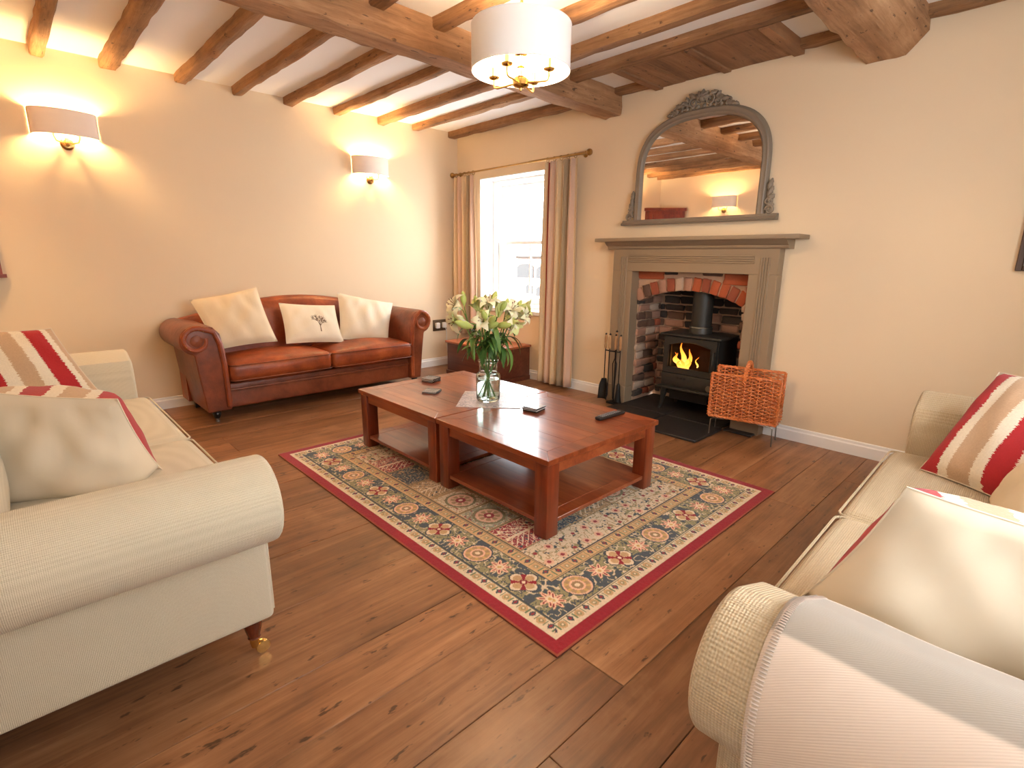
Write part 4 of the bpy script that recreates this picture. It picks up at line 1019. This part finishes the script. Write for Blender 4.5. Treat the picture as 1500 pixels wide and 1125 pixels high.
for i, (r, z, d, heads) in enumerate(STEMS):
    r *= 1.22; z += .01
    ls = thing('lily_stem', LB[i], 'flower', (VX, VY, VZ+.02), 0, 'lilies in the glass vase'); base = Vector((VX, VY, VZ+.02))
    tip = P3(r*.72, z-.05, d*.8)-base; foot = P3(-r*.22+random.uniform(-.015, .015), VZ+.024, -d*.3)-base; neck = P3(r*.16, VZ+.25, d*.2)-base
    pts = []
    for k in range(13):
        t = k/12; pts.append(foot*(1-t)**2+2*neck*t*(1-t)*1.0+tip*t*t)
    MB().tube(pts, .0036, 6).build('stem', 'stem', ls)
    for kind, (a, b, c), sc in heads:
        dv = rgt*a+UP*b+fwd*c; dv.normalize(); h0 = tip
        h1 = (P3(r, z, d)-base)+(dv*.03)-dv*.075 if kind != 'bud' else tip+dv*.045
        MB().tube([pts[-2], (h0+h1)/2+UP*.006, h1], .0028, 5).build('flower_stalk', 'stem', ls)
        if kind == 'bud': place('bud', BUD, ls, h1, dv, sc); continue
        fl = MB().lathe([(.003, -.004), (.006, .01), (.010, .03), (.002, .045)], 8).build('flower', 'bud', ls); 
        q = dv.to_track_quat('Z', 'Y'); fl.rotation_mode = 'QUATERNION'; fl.rotation_quaternion = q; fl.location = h1; fl.scale = (sc,)*3
        for k in range(6):
            p = bpy.data.objects.new('petal', PM[kind]); COL.objects.link(p); p.parent = fl; p.rotation_euler = (0, 0, k*PI/3+random.uniform(-.12, .12)); s_ = 1.0 if k % 2 else .94; p.scale = (s_,)*3; p.location = (0, 0, .004 if k % 2 else 0)
        if kind == 'open':
            for k in range(5):
                an = 2*PI*k/5; MB().tube([(0, 0, .03), (.014*math.cos(an), .014*math.sin(an), .075), (.02*math.cos(an), .02*math.sin(an), .088)], [.0008, .0008, .003], 5).build('stamen', 'anther', fl)
    nl = 11
    for k in range(nl):
        t = .50+.44*k/nl; p = foot*(1-t)**2+2*neck*t*(1-t)+tip*t*t; an = k*2.4+i*1.3
        if p.z+base.z < VZ+.345: continue
        o = bpy.data.objects.new('leaf', LM[(k+i) % 4]); COL.objects.link(o); o.parent = ls; o.location = p
        o.rotation_euler = (random.uniform(-.3, .3), random.uniform(-.2, .25) if t > .6 else random.uniform(.1, .6), an); o.scale = (random.uniform(.8, 1.15),)*3

# ---------------------------------------------------------------- cream sofas
def pillow(name, label, cat, corners, tf, tb, mats, wr=.004, seed=0, group=None, parent=None, n=22, uvflip=False, pinch=.05, sag=0):
    """four corners BL, BR, TR, TL; front face normal = (BR-BL)x(TL-BL); tf / tb bulges; mats (front, back)"""
    BL, BR, TR, TL = [Vector(c) for c in corners]; nrm = (BR-BL).cross(TL-BL).normalized(); cen = (BL+BR+TR+TL)/4
    base = (BL+BR)/2
    root = thing(name, label, cat, tuple(base), 0, group, True)
    rs = np.random.default_rng(seed); ph = rs.uniform(0, 6, 8)
    def pos(u, v, side):
        a, b = 2*u-1, 2*v-1
        uu = .5+.5*a*(1-pinch*(1-b*b)); vv = .5+.5*b*(1-pinch*(1-a*a))
        p = BL*(1-uu)*(1-vv)+BR*uu*(1-vv)+TR*uu*vv+TL*(1-uu)*vv
        e = max(0, (1-a*a))*max(0, (1-b*b)); t = e**.42
        w_ = wr*(math.sin(9*a+3*b+ph[0])+math.sin(6*b-7*a+ph[1])+.7*math.sin(13*b*a+ph[2]+9*a))*t
        return p+nrm*(tf*t+w_ if side > 0 else -(tb*(1+sag*(1-v)**2)*t+w_))
    f = MB().grid(lambda u, v: pos(u, v, 1), n, n); b = MB().grid(lambda u, v: pos(u, v, -1), n, n)
    if uvflip: f.U = [(1-u, v) for u, v in f.U]
    f.build('front_cover', mats[0], root, 80, uv=True); b.build('back_cover', mats[1], root, 80, uv=True)
    loop = [(k/n, 0) for k in range(n)]+[(1, k/n) for k in range(n)]+[(1-k/n, 1) for k in range(n)]+[(0, 1-k/n) for k in range(n)]
    MB().tube([pos(u, v, 1) for u, v in loop], .0028, 5, True).build('piping', mats[1], root)
    return root
def cream_sofa(name, label, loc, rotz, wi, mat, front_fix=0, rc=.63, rr=.135, nseat=2):
    """local: x along the width, front towards +y (front plane y=0), z up; inner half width wi"""
    s = thing(name, label, 'sofa', loc, rotz); D = .93; c = wi+.192; po = c-.062; zb = .165
    for sg in (-1, 1):
        out = [(po, zb)]; lo = math.acos(-.062/rr)
        a0 = -(PI-(PI-lo)) if False else -lo
        for k in range(19):
            a = a0+(R(118)-a0)*k/18; out.append((c+rr*math.cos(a), rc+rr*math.sin(a)))
        out += [(wi+.03, rc+.085), (wi+.006, rc+.03), (wi, rc-.05), (wi, zb)]
        out = [(sg*x, z) for x, z in out]
        arm = MB().prism(out if sg > 0 else out[::-1], 'Y', -D, 0).build('arm', mat, s, 40); bevel_mesh(arm, .03, 5, 60)
        MB().tube([(x*1.0, -.002, z) for x, z in [(sg*(po-.012), zb+.03), (sg*(po-.012), rc-rr*.75)]], .005, 6).build('piping', mat, arm)
    soft('base', (0, -D/2-.01, .265), (wi+.005, D/2-.012, .10), .03, mat, s)
    bk_ = MB().prism([(-D+.0, zb), (-D+.22, zb), (-D+.15, .78), (-D+.12, .845), (-D+.07, .86), (-D+.02, .83), (-D+.0, .76)], 'X', -wi-.13, wi+.13).build('back', mat, s, 40); bevel_mesh(bk_, .03, 4, 50)
    sw = 2*wi/nseat
    for k in range(nseat):
        x = -wi+sw*(k+.5)
        cu = soft('seat_cushion', (x, -.315, .418), (sw/2-.004, .365, .074), .045, mat, s, (0, .006, .016), 4, 8)
        for zz in (.368, .478):
            pts = []
            hx, hy, r = sw/2-.006, .363, .03
            for cxs, cys, st_ in ((1, 1, 0), (-1, 1, 90), (-1, -1, 180), (1, -1, 270)):
                for q in range(5): a = R(st_+22.5*q); pts.append((x+cxs*(hx-r)+r*math.cos(a), -.315+cys*(hy-r)+r*math.sin(a)+.004, zz))
            MB().tube(pts, .0045, 6, True).build('piping', mat, cu)
        soft('back_cushion', (x, -.695, .69), (sw/2-.006, .07, .20), .055, mat, s, (0, .03, .01), 4, 8, rx=R(10))
    for sx in (-1, 1):
        for y in (-.055, -D+.06):
            lx = sx*(po-.075); lg = MB().lathe([(.030, zb+.01), (.030, zb-.012), (.034, zb-.018), (.034, zb-.024), (.028, zb-.030), (.030, zb-.036), (.026, zb-.06), (.019, zb-.088), (.021, zb-.092), (.014, zb-.098)], 16, (lx, y, 0)).build('leg', 'mahog', s)
            MB().lathe([(.0165, zb-.094), (.018, zb-.085), (.015, zb-.115), (.012, zb-.13)], 14, (lx, y, 0)).tube([(lx, y, zb-.115), (lx, y+.02, zb-.118), (lx, y+.028, .028)], .007, 8).lathe([(0, -.010), (.022, -.010), (.024, -.006), (.024, .006), (.022, .010), (0, .010)], 16, (lx, y+.024, .0245), 'X').build('castor', 'brassb', lg)
    return s
cream_sofa('cream_sofa', 'long cream basket-weave sofa with rolled arms on brass castors', (.485, 2.825, 0), R(-90), 1.045, 'cream')
cream_sofa('oatmeal_sofa', 'oatmeal coarse-weave sofa with a checked throw over its arm', (2.005, .374, 0), R(1.5), .922, 'linen', rc=.61, rr=.14)
ST = [(232, 220, 198), (172, 26, 34), (196, 164, 132)]
seqA = [(.16, ST[1]), (.09, ST[0]), (.19, ST[2]), (.10, ST[0]), (.17, ST[1]), (.08, ST[0]), (.14, ST[2]), (.07, ST[0])]
seqB = [(.07, ST[2]), (.06, ST[0]), (.17, ST[1]), (.11, ST[0]), (.16, ST[2]), (.12, ST[0]), (.17, ST[1]), (.14, ST[0])]
m_sA = stripes('red_tan_stripe_a', stripe_stops(seqA), .016, 130); m_sB = stripes('red_tan_stripe_b', stripe_stops(seqB), .016, 130)
# right sofa
pillow('striped_cushion', 'red, cream and tan striped cushion leaning in the far arm of the oatmeal sofa', 'cushion', [(2.66, .30, .505), (2.40, -.08, .505), (2.70, -.25, .93), (2.95, .14, .905)][::1], .085, .06, (m_sA, 'pillow_plain'), seed=1)
pillow('striped_cushion', 'striped cushion turned to show its plain cream back beside the checked throw', 'cushion', [(1.54, -.24, .505), (1.365, .335, .510), (1.375, .170, .865), (1.50, -.27, .80)], .18, .045, (m_sA, 'pillow_plain'), wr=.006, seed=2, uvflip=True, sag=4.5)
pillow('plain_cushion', 'plain tan cushion against the back of the oatmeal sofa', 'cushion', [(2.46, .06, .505), (2.02, .02, .505), (2.04, -.20, .88), (2.47, -.17, .90)], .07, .05, ('silk', 'silk'), seed=9)
# left sofa
pillow('striped_cushion', 'red, cream and tan striped cushion leaning on the far arm of the cream sofa', 'cushion', [(.33, 3.70, .505), (-.22, 3.62, .505), (-.30, 3.98, .96), (.14, 3.93, .94)][1::-1]+[(.14, 3.93, .94), (-.30, 3.98, .96)] if False else [(-.22, 3.62, .505), (.33, 3.70, .505), (.14, 3.90, .94), (-.32, 3.92, .96)], .08, .06, (m_sB, 'pillow_plain'), seed=3, uvflip=True)
pillow('striped_cushion', 'striped cushion with plain cream back towards the near arm of the cream sofa', 'cushion', [(.335, 2.38, .513), (-.20, 2.62, .505), (-.14, 2.58, .88), (.225, 2.30, .84)], .20, .045, (m_sA, 'pillow_plain'), wr=.006, seed=4, sag=5.5)

# checked throw over the near arm of the oatmeal sofa
t_ = NT('checked_wool_throw'); uv_ = t_.n('UVMap'); sp_ = t_.n('SeparateXYZ'); t_.l(uv_.outputs[0], sp_.inputs[0])
cu_ = t_.ramp(sp_.outputs[0], [(0, lin((204, 190, 176))), (.14, lin((204, 190, 176))), (.15, lin((152, 142, 130))), (.425, lin((152, 142, 130))), (.435, lin((212, 194, 178))), (.80, lin((206, 188, 170))), (1, lin((206, 188, 170)))])
cv_ = t_.ramp(sp_.outputs[1], [(0, (1, 1, 1, 1)), (.38, (1, 1, 1, 1)), (.40, (.88, .86, .84, 1)), (.62, (.88, .86, .84, 1)), (.64, (1, 1, 1, 1))])
tw = t_.math('SINE', t_.math('ADD', t_.math('MULTIPLY', sp_.outputs[0], 1300.0), t_.math('MULTIPLY', sp_.outputs[1], 700.0)))
col_ = t_.mix(1.0, cu_, cv_, 'MULTIPLY'); col_ = t_.mix(t_.math('MULTIPLY', t_.math('ADD', tw, 1.0), .05), col_, lin((150, 132, 116)))
t_.base(col_); t_.set(Roughness=.95, Sheen_Weight=.25); t_.bump(tw, .2, .002)
th = thing('checked_throw', 'grey and cream checked wool throw draped over the near arm of the oatmeal sofa', 'throw', (.9, -.1, .4), 0, None, True)
acx, acz, arr = 2.005-.922-.192, .61, .14+.010
prof = [(acx+.215, acz-.02), (acx+.205, acz+.03), (acx+.18, acz+.085)]
for k in range(15):
    a = R(58+ (232-58)*k/14)
    prof.append((acx+arr*math.cos(a), acz+arr*math.sin(a)))
prof = [p for p in prof]
# let the cloth fall from the outermost point of the roll instead of tucking in
prof = [p for i, p in enumerate(prof) if i < 13]
lx, lz = prof[-1]; prof += [(lx-.004, lz-.06), (lx+.006, lz-.14), (lx+.014, lz-.24), (lx+.016, lz-.33)]
cum = [0]
for p, q in zip(prof, prof[1:]): cum.append(cum[-1]+math.dist(p, q))
def throw_pt(u, v):
    s = u*cum[-1]; k = max(i for i in range(len(cum)) if cum[i] <= s+1e-9); k = min(k, len(prof)-2)
    t = (s-cum[k])/(cum[k+1]-cum[k]); x = prof[k][0]+(prof[k+1][0]-prof[k][0])*t; z = prof[k][1]+(prof[k+1][1]-prof[k][1])*t
    y = .232-.80*v+.012*math.sin(u*5)
    hang = max(0, u-.5)
    return (x-.010*hang*math.sin(9*v+u*4)*2, y, z+.002*math.sin(20*v))
o = MB().grid(throw_pt, 44, 40).build('cloth', t_.m, th, 80, uv=True); sm = o.modifiers.new('thick', 'SOLIDIFY'); sm.thickness = .009; sm.offset = 1
mb = MB(); nst = 150
for k in range(nst):
    u = (k+.5)/nst; p = Vector(throw_pt(u, 0)); q = Vector(throw_pt(u, .022)); d = (p-Vector((acx, p.y, acz))).normalized()*.006 if u < .6 else Vector((-.006, 0, 0))
    mb.tube([p+d*.2, p.lerp(q, .5)+d*2.0, q+d*1.8], .0018, 4)
mb.build('blanket_stitch', plain('throw_stitch', (214, 200, 190), .9), th, 60, 'stuff')

# ---------------------------------------------------------------- leather sofa on the far wall
ls = thing('leather_sofa', 'tan leather two-seat sofa with scroll arms against the far wall', 'sofa', (2.04, 4.98, 0), 0, None, True)
LF, LB_ = 4.63, 5.36; zb = .10
def scroll_outline(sg, xin, xbase, cx, cz, r):
    """front silhouette of an arm from the base outwards over the scroll to the inner face"""
    out = [(xbase, zb), (xbase+sg*.03, .38), (cx+sg*r*.22, cz-r*1.06)]
    for k in range(17):
        a = R(-72+ (95+72)*k/16); out.append((cx+sg*r*math.cos(a), cz+r*math.sin(a)))
    out += [(xin+(-sg)*(-.075), cz+r*.82), (xin+sg*.03, cz+r*.35), (xin+sg*.004, cz-.10), (xin, zb)]
    return out
for sg, xin, xb, cx in ((-1, 1.205, 1.025, 1.005), (1, 2.945, 3.07, 3.10)):
    out = scroll_outline(sg, xin, xb, cx, .695, .118)
    arm = MB().prism(out, 'Y', LF, LB_).build('arm', 'leather_d', ls, 40); bevel_mesh(arm, .012, 3, 60)
    # rolled leather facing along the front of the scroll
    path = [(xin+sg*.018, zb+.03), (xin+sg*.02, .45), (xin+sg*.04, .66), (xin+sg*.075, .755)]
    for k in range(15): a = R(105-300*k/14); rr_ = .100-.035*(k/14); path.append((cx+sg*rr_*math.cos(a), .695+rr_*math.sin(a)))
    MB().tube([(x, LF-.004, z) for x, z in path], [.022]*4+[.022-.006*k/14 for k in range(15)], 9).build('facing_roll', 'leather', arm)
    MB().lathe([(0, -.016), (.03, -.014), (.045, -.004), (.046, .002)], 18, (cx, LF, .69), 'Y').build('scroll_boss', 'leather_d', arm)
    nm = MB()
    for k in range(9):
        a = R(125-22*k); nm.lathe([(0, -.006), (.004, -.004), (.005, 0)], 6, (cx+sg*.088*math.cos(a), LF-.020, .695+.088*math.sin(a)), 'Y')
    nm.build('nailheads', 'brass', arm, 60, 'stuff')
# camel back
V = []; F = []; n = 30; prof_b = lambda top: [(LB_, zb), (LB_, top-.10), (LB_-.008, top-.03), (LB_-.04, top), (LB_-.085, top-.008), (LB_-.12, top-.04), (LB_-.15, top-.12), (LB_-.22, .40), (LB_-.22, zb)]
for k in range(n+1):
    x = 1.0+(3.10-1.0)*k/n; q = (x-2.03)/1.05; topz = .80+.175*math.cos(min(1, abs(q))*PI/2)**1.1
    for y, z in prof_b(topz): V.append((x, y, z))
m = 9
for k in range(n):
    for j in range(m): F.append((k*m+j, k*m+(j+1) % m, (k+1)*m+(j+1) % m, (k+1)*m+j))
F += [tuple(range(m)), tuple(n*m+j for j in range(m))]
mesh('back', V, F, 'leather', ls, 50)
soft('base', (2.075, (LF+LB_)/2+.02, .205), (.885, (LB_-LF)/2-.03, .105), .02, 'leather_d', ls)
MB().tube([(1.2, LF+.045, .255), (2.95, LF+.045, .255)], .012, 8).build('apron_welt', 'leather_d', ls)
for x, w_ in ((1.645, .438), (2.516, .432)):
    cu = soft('seat_cushion', (x, 4.86, .412), (w_, .275, .082), .05, 'leather', ls, (0, .022, .055), 4, 10)
    for zz in (.347, .474):
        pts = []
        for cxs, cys, st_ in ((1, 1, 0), (-1, 1, 90), (-1, -1, 180), (1, -1, 270)):
            for q in range(5): a = R(st_+22.5*q); pts.append((x+cxs*(w_-.05)+.045*math.cos(a), 4.86+cys*.225+.050*math.sin(a)-(.012 if cys < 0 else 0), zz))
        MB().tube(pts, .0045, 6, True).build('piping', 'leather_d', cu)
for x in (1.10, 3.03):
    fl = MB().lathe([(.034, zb+.01), (.036, zb-.01), (.030, zb-.018), (.034, zb-.03), (.026, zb-.055), (.018, zb-.07)], 14, (x, LF+.07, 0)).build('front_leg', 'black', ls)
    MB().lathe([(.016, zb-.066), (.013, .018), (.016, .014), (.016, .001)], 12, (x, LF+.07, 0)).build('castor', 'steel', fl)
    MB().prism([(x-.03, zb+.01), (x+.03, zb+.01), (x+.018-.01, .001), (x-.02-.01, .001)], 'Y', LB_-.09, LB_-.04).build('rear_leg', 'black', ls, 0)
def lp(x, z, y): k = y/5.0; return (x*k, y, 1.35+(z-1.35)*k)
pillow('square_cushion', 'large champagne square cushion tilted at one end of the leather sofa', 'cushion', [lp(1.23, .55, 4.84), lp(1.745, .575, 4.82), lp(1.61, 1.075, 5.08), lp(1.075, .985, 5.12)], .075, .05, ('silk', 'silk'), .005, 5)
# small cushion with a printed tree
sc_ = pillow('tree_cushion', 'small ivory cushion printed with a bare brown tree on the leather sofa', 'cushion', [lp(1.825, .545, 4.83), lp(2.40, .50, 4.83), lp(2.325, .875, 5.04), lp(1.79, .925, 5.06)], .06, .05, ('linen_l', 'linen_l'), .003, 6)
pillow('square_cushion', 'creased cream square cushion in the window-side corner of the leather sofa', 'cushion', [lp(2.36, .535, 4.86), lp(2.90, .43, 4.84), lp(2.985, .865, 5.04), lp(2.365, 1.0, 5.12)], .08, .05, ('linen_l', 'linen_l'), .007, 8)
def tree_print(root):
    cov = [c for c in bpy.data.objects if c.parent == root and c.name.startswith('front_cover')][0]
    me = cov.data; n = 22; co = [me.vertices[i].co.copy() for i in range(len(me.vertices))]; no = [me.vertices[i].normal.copy() for i in range(len(me.vertices))]
    def surf(u, v):
        a, b = min(max(u*n, 0), n-1e-6), min(max(v*n, 0), n-1e-6); i, j = int(a), int(b); fa, fb = a-i, b-j; I = lambda p, q: p*(n+1)+q
        def bl(A): return A[I(i, j)]*(1-fa)*(1-fb)+A[I(i+1, j)]*fa*(1-fb)+A[I(i, j+1)]*(1-fa)*fb+A[I(i+1, j+1)]*fa*fb
        nn = bl(no).normalized(); 
        return bl(co)+nn*.0012*(1 if nn.y < 0 else -1)
    mb = MB(); rs = random.Random(3)
    def branch(u, v, a, L, r, d):
        pts = [surf(u, v)]
        for k in range(4):
            u += L/4*math.cos(a)*.72; v += L/4*math.sin(a); a += rs.uniform(-.12, .12); pts.append(surf(u, v))
        mb.tube(pts, [r, r*.9, r*.8, r*.7, r*.6], 4)
        if d: 
            for da in (-.62, -.2, .2, .62): branch(u, v, a+da+rs.uniform(-.15, .15), L*rs.uniform(.62, .9), r*.62, d-1)
    branch(.60, .22, PI/2, .15, .0042, 3)
    mb.V = [tuple(Vector(v)) for v in mb.V]
    o = mb.build('tree_print', plain('brown_print', (112, 80, 60), .9), None, 60, 'stuff'); o.parent = root
tree_print(sc_)

# ---------------------------------------------------------------- trunk, socket, frames, corner cupboard
tk = thing('wooden_trunk', 'low reddish-brown wooden trunk standing under the sash window', 'trunk', (3.85, 4.45, 0), 0, None, True)
box('body', 3.66, 4.19, 4.10, 4.95, 0, .375, 'trunk', tk, .006, 2); box('lid', 3.64, 4.195, 4.08, 4.97, .375, .40, 'trunkt', tk, .006, 2)
box('plinth', 3.648, 4.19, 4.088, 4.962, 0, .05, 'trunk', tk, .004, 1)
so = thing('wall_socket', 'bronze wall socket plate with white plugs and cable beside the leather sofa', 'socket', (3.9, YF, .5), 0, None, True)
box('plate', 3.79, 4.0, YF-.010, YF-.001, .445, .585, 'pewter', so, .003, 1)
for x in (3.845, 3.945): box('plug', x-.028, x+.028, YF-.05, YF-.01, .48, .55, 'wplastic', so, .008, 2)
MB().tube([(3.945, YF-.05, .49), (3.95, YF-.07, .45), (3.96, YF-.06, .25), (4.0, YF-.05, .03), (4.1, YF-.06, .01)], .004, 6).build('cable', 'wplastic', so)
pf = thing('picture_frame', 'dark wooden picture frame hanging on the chimney wall beyond the oatmeal sofa', 'picture frame', (XR-.02, 0, 1.3), 0, None, True)
y1_, y0_, z0_, z1_ = .235, -.40, 1.305, 1.95
for a, b, c, d in ((y1_-.03, y1_, z0_, z1_), (y0_, y0_+.03, z0_, z1_), (y0_+.03, y1_-.03, z0_, z0_+.03), (y0_+.03, y1_-.03, z1_-.03, z1_)): box('frame', XR-.035, XR-.001, a, b, c, d, 'frame_d', pf, .004, 1)
box('mount', XR-.012, XR-.002, y0_+.03, y1_-.03, z0_+.03, z1_-.03, plain('grey_mount', (150, 138, 122), .8), pf); box('print', XR-.014, XR-.011, y0_+.11, y1_-.11, z0_+.11, z1_-.11, plain('sepia_print', (110, 92, 70), .8, var=.25, vscale=8), pf)
# corner cupboard hung between far and left wall (seen in the mirror)
cc = thing('corner_cupboard', 'hanging mahogany corner cupboard with panelled door and moulded cornice', 'cupboard', (XL+.2, YF-.2, 1.2), 0, None, True)
def tri(e): return [(XL+.002, YF-.002), (XL+.002, YF-.50-e), (XL+.05+e*.2, YF-.54-e), (XL+.46+e, YF-.06), (XL+.46+e, YF-.002)]
MB().prism(tri(0), 'Z', 1.20, 2.18).build('body', 'cupb', cc, 0); MB().prism(tri(.035), 'Z', 2.18, 2.23).build('cornice', 'cupb', cc, 0); MB().prism(tri(.02), 'Z', 1.175, 1.20).build('bottom_moulding', 'cupb', cc, 0)
a_, b_ = Vector((XL+.05, YF-.54, 0)), Vector((XL+.46, YF-.06, 0)); dn = (b_-a_).normalized(); nn = Vector((dn.y, -dn.x, 0))
def slab(nm, s0, s1, z0, z1, d0, d1, parent, mat='cupb'):
    L_ = (b_-a_).length; p = [a_+dn*(s0*L_), a_+dn*(s1*L_)]
    o = MB().prism([tuple((p[0]+nn*d0)[:2]), tuple((p[1]+nn*d0)[:2]), tuple((p[1]+nn*d1)[:2]), tuple((p[0]+nn*d1)[:2])], 'Z', z0, z1).build(nm, mat, parent, 0); bevel_mesh(o, .003, 1); return o
dr = slab('door', .12, .88, 1.26, 2.12, 0, .012, cc)
for s0, s1, z0, z1 in ((.12, .24, 1.26, 2.12), (.76, .88, 1.26, 2.12), (.24, .76, 1.26, 1.36), (.24, .76, 2.02, 2.12)): slab('door_rail', s0, s1, z0, z1, .012, .026, dr)
MB().lathe([(.006, 0), (.006, .012), (.013, .018), (.010, .028), (0, .03)], 10, (0, 0, 0)).build('knob', 'brass', dr).location = (a_+dn*.12+nn*.026)-Vector(OFFS[cc.name])+Vector((0, 0, 1.7))
